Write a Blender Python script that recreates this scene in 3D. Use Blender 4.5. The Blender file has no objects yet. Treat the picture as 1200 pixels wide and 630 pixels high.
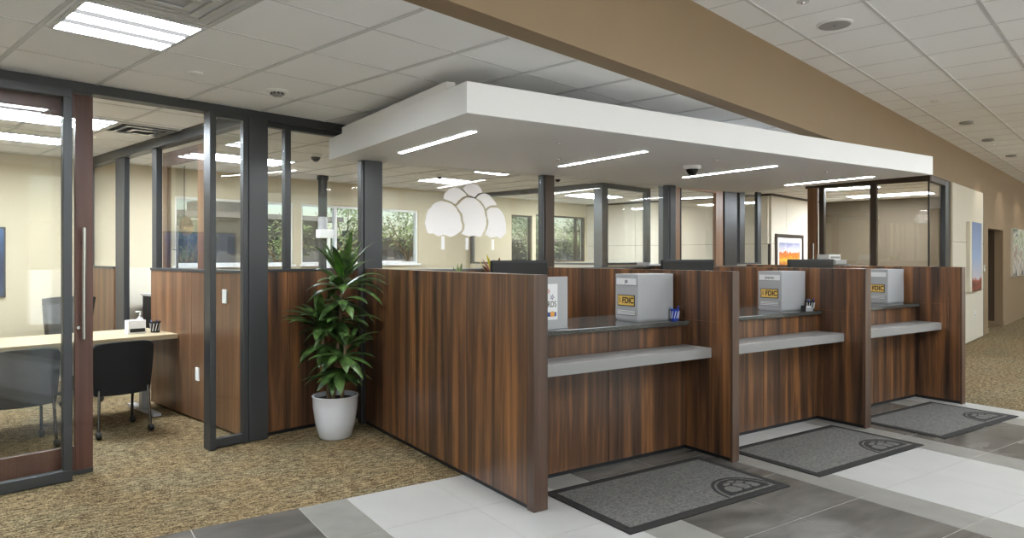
import bpy, bmesh, math, random
from math import sin, cos, pi, radians
from mathutils import Vector, Matrix
random.seed(7)
SC = bpy.context.scene
COL = SC.collection
# ------------------------------------------------------------------ frames
TH_T, TH_C = radians(56.25), radians(43.0)
ANG = {'T': pi/2-TH_T, 'K': pi/2-TH_C, 'W': 0.0}
H = 1.53
OT = Vector((0.1295, 4.1145, 0))          # near-left corner of the first teller divider
def FR(frame):
    m = Matrix.Rotation(ANG[frame], 4, 'Z')
    if frame == 'T': m = Matrix.Translation(OT) @ m
    return m
# ------------------------------------------------------------------ materials
MATS = {}
def newmat(name):
    m = bpy.data.materials.new(name); m.use_nodes = True
    nt = m.node_tree; b = nt.nodes['Principled BSDF']
    return m, nt, b
def srgb(r, g, b):
    f = lambda c: (c/255/12.92 if c/255 <= .04045 else ((c/255+.055)/1.055)**2.4)
    return (f(r), f(g), f(b), 1)
def plain(name, col, rough=.5, metal=0, noise=0, nscale=20, spec=.5, bump=0, bscale=200):
    m, nt, b = newmat(name)
    b.inputs['Base Color'].default_value = col
    b.inputs['Roughness'].default_value = rough
    b.inputs['Metallic'].default_value = metal
    b.inputs['Specular IOR Level'].default_value = spec
    geo = nt.nodes.new('ShaderNodeNewGeometry')
    if noise:
        n = nt.nodes.new('ShaderNodeTexNoise'); n.inputs['Scale'].default_value = nscale; n.inputs['Detail'].default_value = 4
        r = nt.nodes.new('ShaderNodeValToRGB')
        r.color_ramp.elements[0].position = .3; r.color_ramp.elements[1].position = .7
        r.color_ramp.elements[0].color = tuple(c*(1-noise) for c in col[:3])+(1,)
        r.color_ramp.elements[1].color = tuple(min(1, c*(1+noise)) for c in col[:3])+(1,)
        nt.links.new(geo.outputs['Position'], n.inputs['Vector']); nt.links.new(n.outputs['Fac'], r.inputs['Fac'])
        nt.links.new(r.outputs['Color'], b.inputs['Base Color'])
    if bump:
        n = nt.nodes.new('ShaderNodeTexNoise'); n.inputs['Scale'].default_value = bscale; n.inputs['Detail'].default_value = 2
        bp = nt.nodes.new('ShaderNodeBump'); bp.inputs['Strength'].default_value = bump; bp.inputs['Distance'].default_value = .003
        nt.links.new(geo.outputs['Position'], n.inputs['Vector']); nt.links.new(n.outputs['Fac'], bp.inputs['Height'])
        nt.links.new(bp.outputs['Normal'], b.inputs['Normal'])
    MATS[name] = m
    return m
def wood(name, cols, rough=.35, scale=(7, 7, .45), fine=(70, 70, 1.3), axis='z', contrast=(.28, .5, .72), coat=.15, fmix=.22):
    m, nt, b = newmat(name); L = nt.links.new
    geo = nt.nodes.new('ShaderNodeNewGeometry')
    rot = nt.nodes.new('ShaderNodeVectorRotate'); rot.rotation_type = 'Z_AXIS'; rot.inputs['Angle'].default_value = -ANG['T'] if axis != 'k' else -ANG['K']
    L(geo.outputs['Position'], rot.inputs['Vector'])
    def tex(sc, det, dist):
        v = nt.nodes.new('ShaderNodeVectorMath'); v.operation = 'MULTIPLY'; v.inputs[1].default_value = sc
        L(rot.outputs['Vector'], v.inputs[0])
        n = nt.nodes.new('ShaderNodeTexNoise'); n.inputs['Scale'].default_value = 1; n.inputs['Detail'].default_value = det
        n.inputs['Distortion'].default_value = dist; n.inputs['Roughness'].default_value = .6
        L(v.outputs[0], n.inputs['Vector']); return n
    a = tex(scale, 5, .5); f = tex(fine, 3, 0)
    mx = nt.nodes.new('ShaderNodeMix'); mx.data_type = 'FLOAT'; mx.inputs['Factor'].default_value = fmix
    L(a.outputs['Fac'], mx.inputs[2]); L(f.outputs['Fac'], mx.inputs[3])
    r = nt.nodes.new('ShaderNodeValToRGB'); e = r.color_ramp.elements
    e[0].position = contrast[0]; e[0].color = cols[0]; e[1].position = contrast[2]; e[1].color = cols[2]
    k = e.new(contrast[1]); k.color = cols[1]
    L(mx.outputs[0], r.inputs['Fac']); L(r.outputs['Color'], b.inputs['Base Color'])
    b.inputs['Roughness'].default_value = rough; b.inputs['Coat Weight'].default_value = coat; b.inputs['Coat Roughness'].default_value = .25
    MATS[name] = m; return m
def emit(name, col, s):
    m, nt, b = newmat(name); nt.nodes.remove(b)
    e = nt.nodes.new('ShaderNodeEmission'); e.inputs['Color'].default_value = col; e.inputs['Strength'].default_value = s
    nt.links.new(e.outputs[0], nt.nodes['Material Output'].inputs[0]); MATS[name] = m; return m
def glassmat(name, tint=(.97, .985, .975, 1), refl=.06):
    m, nt, b = newmat(name); nt.nodes.remove(b); L = nt.links.new
    t = nt.nodes.new('ShaderNodeBsdfTransparent'); t.inputs['Color'].default_value = tint
    g = nt.nodes.new('ShaderNodeBsdfGlossy'); g.inputs['Roughness'].default_value = 0
    lw = nt.nodes.new('ShaderNodeLayerWeight'); lw.inputs['Blend'].default_value = .5
    p = nt.nodes.new('ShaderNodeMath'); p.operation = 'POWER'; p.inputs[1].default_value = 4.5; L(lw.outputs['Facing'], p.inputs[0])
    ma = nt.nodes.new('ShaderNodeMath'); ma.operation = 'MULTIPLY_ADD'; ma.inputs[1].default_value = .8; ma.inputs[2].default_value = refl; L(p.outputs[0], ma.inputs[0])
    mx = nt.nodes.new('ShaderNodeMixShader'); L(ma.outputs[0], mx.inputs[0]); L(t.outputs[0], mx.inputs[1]); L(g.outputs[0], mx.inputs[2])
    L(mx.outputs[0], nt.nodes['Material Output'].inputs[0]); MATS[name] = m; return m

wood('walnut', (srgb(42, 31, 26), srgb(90, 62, 43), srgb(146, 98, 58)), scale=(11, 11, .5), fine=(60, 60, 1.2), contrast=(.33, .49, .66), fmix=.16)
wood('walnut_edge', (srgb(56, 41, 34), srgb(84, 62, 49), srgb(112, 84, 64)), scale=(9, 9, .5))
wood('copper_wood', (srgb(150, 116, 94), srgb(172, 136, 110), srgb(188, 152, 124)), scale=(12, 12, .6))
wood('door_wood', (srgb(62, 38, 34), srgb(84, 54, 46), srgb(108, 74, 60)), scale=(14, 14, .6), contrast=(.25, .5, .75))
wood('amber_wood', (srgb(90, 60, 38), srgb(118, 80, 50), srgb(146, 104, 68)), scale=(12, 12, .6))
wood('walnut_side', (srgb(64, 44, 32), srgb(102, 72, 50), srgb(146, 106, 72)), scale=(8, 8, .4))
wood('pale_wood', (srgb(162, 144, 114), srgb(180, 164, 134), srgb(194, 180, 152)), scale=(3, 30, 30), fine=(5, 150, 150), axis='k', coat=0)
wood('grey_wood', (srgb(165, 158, 145), srgb(188, 182, 170), srgb(204, 200, 190)), scale=(3, 30, 18), fine=(4, 120, 120), axis='k', coat=0)
plain('white_paint', srgb(235, 235, 233), .55)
plain('canopy_white', srgb(232, 231, 230), .6)
plain('ceiling_tile', srgb(244, 244, 244), .9, noise=.03, nscale=300, bump=.15, bscale=400)
plain('grid_white', srgb(206, 206, 206), .5)
plain('brown_accent', srgb(86, 74, 56), .75, noise=.03, nscale=3)
plain('taupe', srgb(142, 120, 92), .7, noise=.02, nscale=3)
plain('cream_wall', srgb(202, 190, 164), .8, noise=.015, nscale=4)
plain('fabric_panel', srgb(206, 199, 182), .9, noise=.03, nscale=150, bump=.2, bscale=600)
plain('dark_metal', srgb(74, 76, 78), .38, .55)
plain('mid_metal', srgb(112, 114, 116), .35, .6)
plain('bronze_metal', srgb(70, 60, 52), .4, .4)
plain('steel', srgb(200, 200, 200), .25, 1)
plain('black', srgb(20, 20, 21), .5)
plain('dark_chrome', srgb(120, 120, 124), .2, 1)
plain('screen_black', srgb(6, 6, 7), .4)
plain('black_gloss', srgb(14, 14, 16), .12)
plain('toe_black', srgb(22, 22, 26), .5)
plain('black_fabric', srgb(24, 24, 25), .9, noise=.15, nscale=300, bump=.4, bscale=700)
plain('mesh_grey', srgb(70, 72, 74), .8, noise=.15, nscale=400)
plain('grey_plastic', srgb(168, 168, 170), .5, noise=.02, nscale=300)
plain('shelf_grey', srgb(142, 140, 138), .45, noise=.05, nscale=250)
plain('label_white', srgb(228, 228, 228), .4)
plain('slot_grey', srgb(150, 150, 150), .4)
plain('gold', srgb(232, 192, 104), .4, .15)
plain('ink', srgb(18, 18, 20), .6)
plain('ink_soft', srgb(196, 160, 90), .6)
plain('blue', srgb(24, 52, 150), .3)
plain('blue_light', srgb(120, 150, 210), .3)
plain('poster_blue', srgb(30, 66, 140), .4)
plain('poster_orange', srgb(226, 160, 70), .5)
plain('red_soft', srgb(196, 90, 80), .6)
plain('purple_soft', srgb(130, 120, 150), .6)
plain('pot_white', srgb(222, 224, 230), .18, spec=.6)
plain('soil', srgb(45, 34, 26), .95, noise=.3, nscale=60)
plain('decal_white', srgb(246, 244, 243), .7)
plain('exterior_grey', srgb(72, 71, 69), .8, noise=.08, nscale=2)
plain('exterior_dark', srgb(52, 52, 53), .7)
plain('exterior_pale', srgb(96, 93, 88), .8)
plain('bounce_pale', srgb(214, 212, 208), .9, noise=.04, nscale=2)
plain('asphalt', srgb(96, 94, 90), .9, noise=.1, nscale=3)
plain('bark', srgb(110, 92, 70), .9, noise=.2, nscale=20)
plain('car_red', srgb(150, 40, 36), .25)
plain('car_white', srgb(220, 220, 220), .25)
plain('car_glass', srgb(40, 46, 52), .1)
plain('tile_white', srgb(182, 180, 176), .3, noise=.03, nscale=5)
plain('tile_grey', srgb(140, 137, 130), .32, noise=.09, nscale=7)
plain('grout', srgb(178, 174, 166), .8)
plain('gold_leafy', srgb(216, 200, 60), .5)
plain('brown_leaf', srgb(120, 74, 48), .5)
plain('succulent', srgb(110, 130, 80), .6)
plain('brass', srgb(176, 150, 100), .22, 1)
plain('baffle', srgb(222, 222, 220), .6)
plain('vent_metal', srgb(200, 200, 198), .4, .2)
plain('doorway_brown', srgb(74, 58, 42), .8)
emit('lamp', (.85, .93, 1, 1), 30); emit('fill_glow', (.85, .93, 1, 1), 12); emit('lamp_soft', (.97, .99, 1, 1), .28)
emit('lamp_strip', (.96, .98, 1, 1), 46)
emit('downlight', (1, .95, .86, 1), 12)
glassmat('glass', (.985, .992, .988, 1), .045)
glassmat('window_glass', (.93, .95, .94, 1), .04)

def carpet():
    m, nt, b = newmat('carpet'); L = nt.links.new
    geo = nt.nodes.new('ShaderNodeNewGeometry')
    rot = nt.nodes.new('ShaderNodeVectorRotate'); rot.rotation_type = 'Z_AXIS'; rot.inputs['Angle'].default_value = -ANG['T']
    L(geo.outputs['Position'], rot.inputs['Vector'])
    def tex(sc, det):
        v = nt.nodes.new('ShaderNodeVectorMath'); v.operation = 'MULTIPLY'; v.inputs[1].default_value = sc
        L(rot.outputs['Vector'], v.inputs[0])
        n = nt.nodes.new('ShaderNodeTexNoise'); n.inputs['Scale'].default_value = 1; n.inputs['Detail'].default_value = det
        L(v.outputs[0], n.inputs['Vector']); return n
    a = tex((14, 44, 12), 5); f = tex((110, 170, 100), 3); w = tex((1.6, 2.2, 1), 2)
    mx = nt.nodes.new('ShaderNodeMix'); mx.data_type = 'FLOAT'; mx.inputs['Factor'].default_value = .62
    L(a.outputs['Fac'], mx.inputs[2]); L(f.outputs['Fac'], mx.inputs[3])
    r = nt.nodes.new('ShaderNodeValToRGB'); e = r.color_ramp.elements
    e[0].position = .40; e[0].color = srgb(52, 43, 30); e[1].position = .60; e[1].color = srgb(170, 153, 122)
    k = e.new(.49); k.color = srgb(108, 94, 70)
    L(mx.outputs[0], r.inputs['Fac'])
    mc = nt.nodes.new('ShaderNodeMix'); mc.data_type = 'RGBA'; mc.blend_type = 'MULTIPLY'
    r2 = nt.nodes.new('ShaderNodeValToRGB'); r2.color_ramp.elements[0].position = .4; r2.color_ramp.elements[0].color = (1, .93, .84, 1); r2.color_ramp.elements[1].position = .6; r2.color_ramp.elements[1].color = (.95, .97, .95, 1)
    L(w.outputs['Fac'], r2.inputs['Fac']); mc.inputs['Factor'].default_value = 1
    L(r.outputs['Color'], mc.inputs[6]); L(r2.outputs['Color'], mc.inputs[7]); L(mc.outputs[2], b.inputs['Base Color'])
    bp = nt.nodes.new('ShaderNodeBump'); bp.inputs['Strength'].default_value = .6; bp.inputs['Distance'].default_value = .006
    L(mx.outputs[0], bp.inputs['Height']); L(bp.outputs['Normal'], b.inputs['Normal'])
    b.inputs['Roughness'].default_value = .95; b.inputs['Specular IOR Level'].default_value = .1
    MATS['carpet'] = m
carpet()
def streaky(name, c0, c1, rough, sc, det=5, dist=1.5, pos=(.3, .7), bump=0):
    m, nt, b = newmat(name); L = nt.links.new
    geo = nt.nodes.new('ShaderNodeNewGeometry')
    rot = nt.nodes.new('ShaderNodeVectorRotate'); rot.rotation_type = 'Z_AXIS'; rot.inputs['Angle'].default_value = -ANG['T']
    L(geo.outputs['Position'], rot.inputs['Vector'])
    v = nt.nodes.new('ShaderNodeVectorMath'); v.operation = 'MULTIPLY'; v.inputs[1].default_value = sc; L(rot.outputs['Vector'], v.inputs[0])
    n = nt.nodes.new('ShaderNodeTexNoise'); n.inputs['Scale'].default_value = 1; n.inputs['Detail'].default_value = det; n.inputs['Distortion'].default_value = dist
    L(v.outputs[0], n.inputs['Vector'])
    r = nt.nodes.new('ShaderNodeValToRGB'); e = r.color_ramp.elements
    e[0].position = pos[0]; e[0].color = c0; e[1].position = pos[1]; e[1].color = c1
    L(n.outputs['Fac'], r.inputs['Fac']); L(r.outputs['Color'], b.inputs['Base Color']); b.inputs['Roughness'].default_value = rough
    if bump:
        bp = nt.nodes.new('ShaderNodeBump'); bp.inputs['Strength'].default_value = bump; bp.inputs['Distance'].default_value = .004
        L(n.outputs['Fac'], bp.inputs['Height']); L(bp.outputs['Normal'], b.inputs['Normal'])
    MATS[name] = m
streaky('tile_dark', srgb(78, 75, 70), srgb(112, 108, 102), .24, (1.6, 5, 3), 5, .5)
streaky('granite', srgb(34, 35, 35), srgb(104, 105, 102), .12, (130, 130, 130), 3, 0, (.35, .72))
streaky('mat_grey', srgb(74, 72, 69), srgb(116, 113, 108), .95, (60, 60, 60), 6, .5, (.3, .68), .5)
streaky('mat_dark', srgb(26, 24, 22), srgb(40, 37, 34), .9, (100, 100, 60), 3, 0, (.3, .7), .3)
streaky('leaf', srgb(26, 48, 22), srgb(88, 118, 58), .35, (14, 14, 14), 3, 0, (.35, .7))
streaky('leaf_tip', srgb(84, 130, 44), srgb(50, 90, 30), .35, (14, 14, 14), 3, 0, (.35, .7))
streaky('tree_leaf', srgb(50, 64, 34), srgb(104, 118, 66), .7, (9, 9, 9), 3, 0, (.3, .7))
streaky('tree_leaf_dark', srgb(52, 66, 42), srgb(110, 122, 84), .7, (9, 9, 9), 3, 0, (.3, .7))

# ------------------------------------------------------------------ mesh builder
class MB:
    def __init__(s): s.v = []; s.f = []; s.mi = []
    def add(s, vs, fs, mi=0):
        o = len(s.v); s.v += [tuple(p) for p in vs]; s.f += [tuple(i+o for i in f) for f in fs]; s.mi += [mi]*len(fs); return s
    def box(s, x0, x1, y0, y1, z0, z1, mi=0):
        if x1 < x0: x0, x1 = x1, x0
        if y1 < y0: y0, y1 = y1, y0
        if z1 < z0: z0, z1 = z1, z0
        vs = [(x, y, z) for z in (z0, z1) for y in (y0, y1) for x in (x0, x1)]
        return s.add(vs, [(0, 2, 3, 1), (4, 5, 7, 6), (0, 1, 5, 4), (2, 6, 7, 3), (0, 4, 6, 2), (1, 3, 7, 5)], mi)
    def lathe(s, prof, c=(0, 0), n=28, mi=0, axis='z'):
        vs = []; fs = []
        for (r, z) in prof:
            for i in range(n):
                a = 2*pi*i/n; vs.append((c[0]+r*cos(a), c[1]+r*sin(a), z))
        for k in range(len(prof)-1):
            for i in range(n):
                j = (i+1) % n; fs.append((k*n+i, k*n+j, (k+1)*n+j, (k+1)*n+i))
        fs.append(tuple(range(n-1, -1, -1))); fs.append(tuple((len(prof)-1)*n+i for i in range(n)))
        return s.add(vs, fs, mi)
    def tube(s, pts, r, n=10, mi=0):
        pts = [Vector(p) for p in pts]; rs = r if isinstance(r, (list, tuple)) else [r]*len(pts)
        vs = []; fs = []; up = None
        for k, p in enumerate(pts):
            d = (pts[min(k+1, len(pts)-1)]-pts[max(k-1, 0)]).normalized()
            if up is None: up = Vector((0, 0, 1)) if abs(d.z) < .9 else Vector((1, 0, 0))
            a = d.cross(up).normalized(); b = a.cross(d).normalized(); up = b
            for i in range(n):
                t = 2*pi*i/n; vs.append(tuple(p+a*rs[k]*cos(t)+b*rs[k]*sin(t)))
        for k in range(len(pts)-1):
            for i in range(n):
                j = (i+1) % n; fs.append((k*n+i, (k+1)*n+i, (k+1)*n+j, k*n+j))
        fs.append(tuple(range(n))); fs.append(tuple((len(pts)-1)*n+n-1-i for i in range(n)))
        return s.add(vs, fs, mi)
    def prism(s, poly, t0, t1, fn, mi=0):
        n = len(poly)
        vs = [fn(a, b, t0) for a, b in poly]+[fn(a, b, t1) for a, b in poly]
        fs = [tuple(range(n-1, -1, -1)), tuple(range(n, 2*n))]+[(i, (i+1) % n, n+(i+1) % n, n+i) for i in range(n)]
        return s.add(vs, fs, mi)
    def obj(s, name, mats, parent=None, frame='W', loc=(0, 0, 0), rz=0, smooth=False, bevel=0, tri=False):
        me = bpy.data.meshes.new(name); me.from_pydata(s.v, [], s.f); me.update()
        if isinstance(mats, str): mats = [mats]
        for m in mats: me.materials.append(MATS[m])
        if len(mats) > 1: me.polygons.foreach_set('material_index', s.mi)
        bm = bmesh.new(); bm.from_mesh(me); bmesh.ops.recalc_face_normals(bm, faces=bm.faces); bm.to_mesh(me); bm.free()
        if smooth:
            me.shade_smooth(); me.set_sharp_from_angle(angle=radians(40))
        o = bpy.data.objects.new(name, me); COL.objects.link(o)
        if parent is not None: o.parent = parent
        else: o.matrix_world = FR(frame) @ Matrix.Translation(loc) @ Matrix.Rotation(rz, 4, 'Z')
        if bevel:
            b = o.modifiers.new('edge', 'BEVEL'); b.width = bevel; b.segments = 2; b.limit_method = 'ANGLE'; b.angle_limit = radians(50)
        return o
def tag(o, label, cat, group=None, kind=None):
    o['label'] = label; o['category'] = cat
    if group: o['group'] = group
    if kind: o['kind'] = kind
    return o
def thing(name, label, cat, frame, loc=(0, 0, 0), rz=0, group=None):
    o = bpy.data.objects.new(name, None); COL.objects.link(o); o.empty_display_size = .1
    o.matrix_world = FR(frame) @ Matrix.Translation(loc) @ Matrix.Rotation(rz, 4, 'Z')
    return tag(o, label, cat, group)
def struct(name, mb, mats, frame='W', parent=None, loc=(0, 0, 0), label=None, **kw):
    o = mb.obj(name, mats, parent, frame, loc, **kw)
    if parent is None: o['kind'] = 'structure'
    if label: o['label'] = label
    return o
def dup(root, frame, loc, label, rz=0):
    r = root.copy(); COL.objects.link(r); r['label'] = label
    r.matrix_world = FR(frame) @ Matrix.Translation(loc) @ Matrix.Rotation(rz, 4, 'Z')
    def rec(a, b):
        for ch in list(a.children):
            c = ch.copy(); COL.objects.link(c); c.parent = b; rec(ch, c)
    rec(root, r); return r
def text(name, s, size, mat, parent, loc, rot, extrude=.0006, offset=0, align='CENTER', sx=1):
    cu = bpy.data.curves.new(name, 'FONT'); cu.body = s; cu.size = size; cu.extrude = extrude; cu.offset = offset
    cu.align_x = align; cu.align_y = 'CENTER'; cu.materials.append(MATS[mat])
    tmp = bpy.data.objects.new(name+'_tmp', cu); COL.objects.link(tmp)
    dg = bpy.context.evaluated_depsgraph_get(); me = bpy.data.meshes.new_from_object(tmp.evaluated_get(dg))
    bpy.data.objects.remove(tmp)
    if not me.materials: me.materials.append(MATS[mat])
    o = bpy.data.objects.new(name, me); COL.objects.link(o); o.parent = parent
    o.location = loc; o.rotation_euler = rot; o.scale = (sx, 1, 1); return o
B = lambda *a: MB().box(*a)

CEIL, CEIL2, DW = 2.743, 3.38, 2.46
# ------------------------------------------------------------------ FLOOR
struct('floor', B(-6, 31, -6, 9.9, -.12, -.004), 'carpet', 'K')
mb = MB(); G = .0025
UL = [(-4.75, -4.15, 1), (-4.15, -3.55, 1), (-3.55, -2.95, 0), (-2.95, -2.65, 1), (-2.65, -2.345, 1), (-2.345, -1.74, 2), (-1.74, -1.14, 2), (-1.14, -.84, 1), (-.84, -.245, 0), (-.245, .35, 0), (.35, .65, 1), (.65, 1.257, 2), (1.257, 1.86, 2),
      (1.86, 2.17, 1), (2.17, 2.775, 0), (2.775, 3.375, 0), (3.375, 3.69, 1), (3.69, 4.29, 2), (4.29, 4.895, 2), (4.895, 5.2, 1), (5.2, 5.572, 0)]
VL = [.862-.5975*i for i in range(0, 12)]
for (u0, u1, k) in UL:
    vs = list(zip(VL[1:], VL[:-1]))
    if u0 >= .3: vs = [(.862, 1.46)]+vs
    for (v0, v1) in vs:
        mb.box(u0+G, u1-G, v0+G, v1-G, -.003, .0015, k)
struct('floor_tiles', mb, ['tile_white', 'tile_grey', 'tile_dark'], 'T')
mb = B(-4.75, 5.572, -5.7, .862, -.0035, 0); mb.box(.1, 5.572, .862, 1.46, -.0035, 0)
struct('floor_grout', mb, 'grout', 'T')

# ------------------------------------------------------------------ CEILINGS
struct('ceiling_office', B(-6, 20, 2.46+.156, 9.9, CEIL, CEIL+.1), 'ceiling_tile', 'K')
struct('ceiling_lobby', B(-6, 31, -6, DW, CEIL2, CEIL2+.1), 'ceiling_tile', 'K')
mb = MB(); w = .0125; zz = CEIL-.006
c = .98-.61*11
while c < 16: mb.box(c-w, c+w, 2.62, 9.85, zz, CEIL+.002); c += .6085
d = 3.06
while d < 9.8: mb.box(-5.9, 16.2, d-.006, d+.006, zz+.003, CEIL+.002); d += .6085
struct('ceiling_grid_office', mb, 'grid_white', 'K')
mb = MB(); zz = CEIL2-.006
d = 2.166
while d > -5.9: mb.box(-5.9, 31, d-w, d+w, zz, CEIL2+.002); d -= .612
c = 4.795-.6175*17
while c < 31: mb.box(c-.005, c+.005, -5.9, DW, zz+.004, CEIL2+.002); c += .6175
struct('ceiling_grid_lobby', mb, 'grid_white', 'K')
# ------------------------------------------------------------------ BEAM AND CORRIDOR WALL
mb = B(-6, 31, DW, DW+.156, CEIL, CEIL2)
struct('beam', mb, 'taupe', 'K')
mb = B(13.1, 16.58, DW, DW+.156, 0, CEIL-.001); mb.box(16.58, 18.42, DW, DW+.156, 2.09, CEIL-.001); mb.box(18.42, 31, DW, DW+.156, 0, CEIL-.001)
struct('wall_corridor', mb, 'taupe', 'K')
mb = B(16.5, 18.5, DW+1.2, DW+1.25, 0, 2.5); mb.box(18.42, 18.47, DW+.156, DW+1.2, 0, 2.5); mb.box(16.52, 16.58, DW+.156, DW+1.2, 0, 2.5); mb.box(16.5, 18.5, DW+.156, DW+1.2, 2.3, 2.35)
struct('wall_alcove', mb, 'doorway_brown', 'K')
mb = B(15.83, 16.56, DW-.012, DW, 0, .1); mb.box(18.44, 31, DW-.012, DW, 0, .1); mb.box(16.6, 18.4, DW+1.186, DW+1.2, 0, .1); mb.box(18.406, 18.42, DW, DW+1.19, 0, .1)
struct('baseboard_corridor', mb, 'taupe', 'K')
struct('wall_corridor_far', B(30.9, 31, -6, DW, 0, CEIL2), 'taupe', 'K')
# pale fabric panels at the corridor corner
t = thing('fabric_wall_panel', 'tall cream fabric wall panelling at the corridor corner behind the last divider', 'wall panel', 'K', (13.12, DW, 0))
for (z0, z1) in ((.01, .90), (.905, 1.765), (1.77, 2.735)):
    B(0, 2.7, -.035, -.002, z0, z1).obj('panel', 'fabric_panel', t, bevel=.004)
B(2.7, 2.712, -.04, -.002, 0, 2.743).obj('edge_trim', 'mid_metal', t)
# ------------------------------------------------------------------ OFFICE BACK WALL (exterior) with windows
D0, D1 = 9.85, 10.0
wins = [(3.78, 4.28, .95, 2.36), (4.30, 5.56, .95, 2.36), (5.70, 7.02, .95, 2.36), (7.22, 8.06, .95, 2.36), (10.55, 11.2, 1.0, 2.40), (11.32, 13.1, .95, 2.44)]
SILL = 1.40
mb = MB(); cur = -6.
for (a, b, z0, z1) in wins:
    mb.box(cur, a, D0, D1, 0, CEIL); mb.box(a, b, D0, D1, 0, SILL); mb.box(a, b, D0, D1, z1, CEIL); cur = b
mb.box(cur, 16.3, D0, D1, 0, CEIL)
struct('wall_back', mb, 'cream_wall', 'K')
for i, (a, b, z0, z1) in enumerate(wins):
    fr = MB(); t = .035
    fr.box(a, a+t, D0+.03, D0+.1, SILL, z1); fr.box(b-t, b, D0+.03, D0+.1, SILL, z1); fr.box(a, b, D0+.03, D0+.1, SILL, SILL+t); fr.box(a, b, D0+.03, D0+.1, z1-t, z1)
    if b-a > 1.1: m_ = (a+b)/2-.04 if i < 5 else 12.78; fr.box(m_, m_+.045, D0+.03, D0+.1, SILL, z1)
    o = struct('window_%d' % (i+1), fr, 'white_paint' if i < 4 else 'bronze_metal', 'K')
    B(a+t, b-t, D0+.06, D0+.068, SILL+t, z1-t).obj('pane', 'window_glass', o)
mb = MB()
for (a, b, z0, z1) in wins[:4]: mb.box(a-.03, b+.03, D0-.04, D0+.03, SILL-.03, SILL)
struct('trim_1', mb, 'white_paint', 'K')
struct('wall_office_left', B(-1.7, -1.6, 5.6, 9.85, 0, CEIL), 'cream_wall', 'K')
struct('wall_brown_office', B(16.2, 16.3, DW+.156, 9.85, 0, CEIL), 'brown_accent', 'K')
# fabric wall inside, C-facing and its return
mb = MB()
for a, b in ((13.2, 13.95), (13.955, 14.95), (14.955, 16.2)):
    for z0, z1 in ((0, .9), (.905, 1.765), (1.77, 2.70)): mb.box(a, b, 5.45, 5.50, z0, z1)
struct('wall_fabric_front', mb, 'fabric_panel', 'K')
mb = MB()
for a, b in ((5.5, 6.5), (6.505, 7.5), (7.505, 8.5), (8.505, 9.84)):
    for z0, z1 in ((0, .9), (.905, 1.765), (1.77, 2.70)): mb.box(13.15, 13.2, a, b, z0, z1)
struct('wall_fabric_side', mb, 'fabric_panel', 'K')
mb = B(13.135, 16.2, 5.435, 5.52, 2.70, CEIL); mb.box(13.135, 13.22, 5.52, 9.84, 2.70, CEIL); mb.box(13.155, 16.2, 5.46, 5.5, .9, 1.77); mb.box(13.155, 13.2, 5.5, 9.8, .9, 1.77)
struct('trim_2', mb, 'bronze_metal', 'K')

# ------------------------------------------------------------------ FRONT OFFICE GLAZING (K, d = 5.5)
HB = 2.672
hd = B(-1.6, 3.80, 5.48, 5.61, HB, CEIL-.001)
struct('trim_header', hd, 'dark_metal', 'K', bevel=.004)
# fixed glazed panel at far left
t = thing('fixed_glass_panel', 'large fixed glass panel in a slim dark frame left of the sliding door', 'glass panel', 'K', (0, 5.44, 0))
mb = B(-.4, 1.405, -.03, .03, .0, .075); mb.box(-.4, 1.405, -.03, .03, 2.61, HB); mb.box(1.35, 1.405, -.03, .03, .075, 2.61); mb.box(-.4, -.34, -.03, .03, .075, 2.61)
mb.obj('frame', 'dark_metal', t, bevel=.004)
B(-.34, 1.35, -.005, .005, .075, 2.61).obj('pane', 'glass', t)
# wooden sliding door
t = thing('sliding_door', 'reddish wood sliding door with long steel bar handle, half open to the office', 'door', 'K', (0, 5.56, 0))
B(1.455, 1.565, -.022, .022, .02, 2.665).obj('stile', 'door_wood', t, bevel=.002)
B(.30, .41, -.022, .022, .02, 2.665).obj('stile', 'door_wood', t, bevel=.002)
B(.41, 1.455, -.022, .022, .03, .20).obj('bottom_rail', 'door_wood', t, bevel=.002)
B(.41, 1.455, -.022, .022, 2.50, 2.665).obj('top_rail', 'door_wood', t, bevel=.002)
B(.41, 1.455, -.004, .004, .20, 2.50).obj('pane', 'glass', t)
B(.30, 1.565, -.024, .024, 0, .03).obj('floor_shoe', 'dark_metal', t)
h = MB(); h.tube([(1.495, -.075, .95), (1.495, -.075, 1.73)], .012, 14); h.tube([(1.495, -.075, 1.08), (1.495, -.02, 1.08)], .009, 10); h.tube([(1.495, -.075, 1.62), (1.495, -.02, 1.62)], .009, 10)
h.obj('handle', 'steel', t, smooth=True)
MB().lathe([(.011, .0), (.011, .02)], n=16).obj('lock', 'steel', t).matrix_local = Matrix.Translation((1.47, -.022, 1.03)) @ Matrix.Rotation(pi/2, 4, 'X')
# glass panel right of the opening
t = thing('narrow_glass_panel', 'narrow full height glass panel in dark frame beside the office doorway', 'glass panel', 'K', (2.355, 5.50, 0))
mb = B(0, .048, -.06, .06, 0, HB); mb.box(.285, .33, -.03, .03, 0, HB); mb.box(.048, .285, -.03, .03, .005, .075); mb.box(.048, .285, -.03, .03, 2.64, HB)
mb.obj('frame', 'dark_metal', t, bevel=.004)
B(.048, .285, -.005, .005, .075, 2.64).obj('pane', 'glass', t)
# wide corner post
tag(B(-.01, .155, -.06, .06, 0, HB).obj('corner_post', 'dark_metal', None, 'K', (2.695, 5.52, 0), bevel=.004), 'wide dark grey metal post between the narrow glass panel and walnut wall', 'post')
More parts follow.
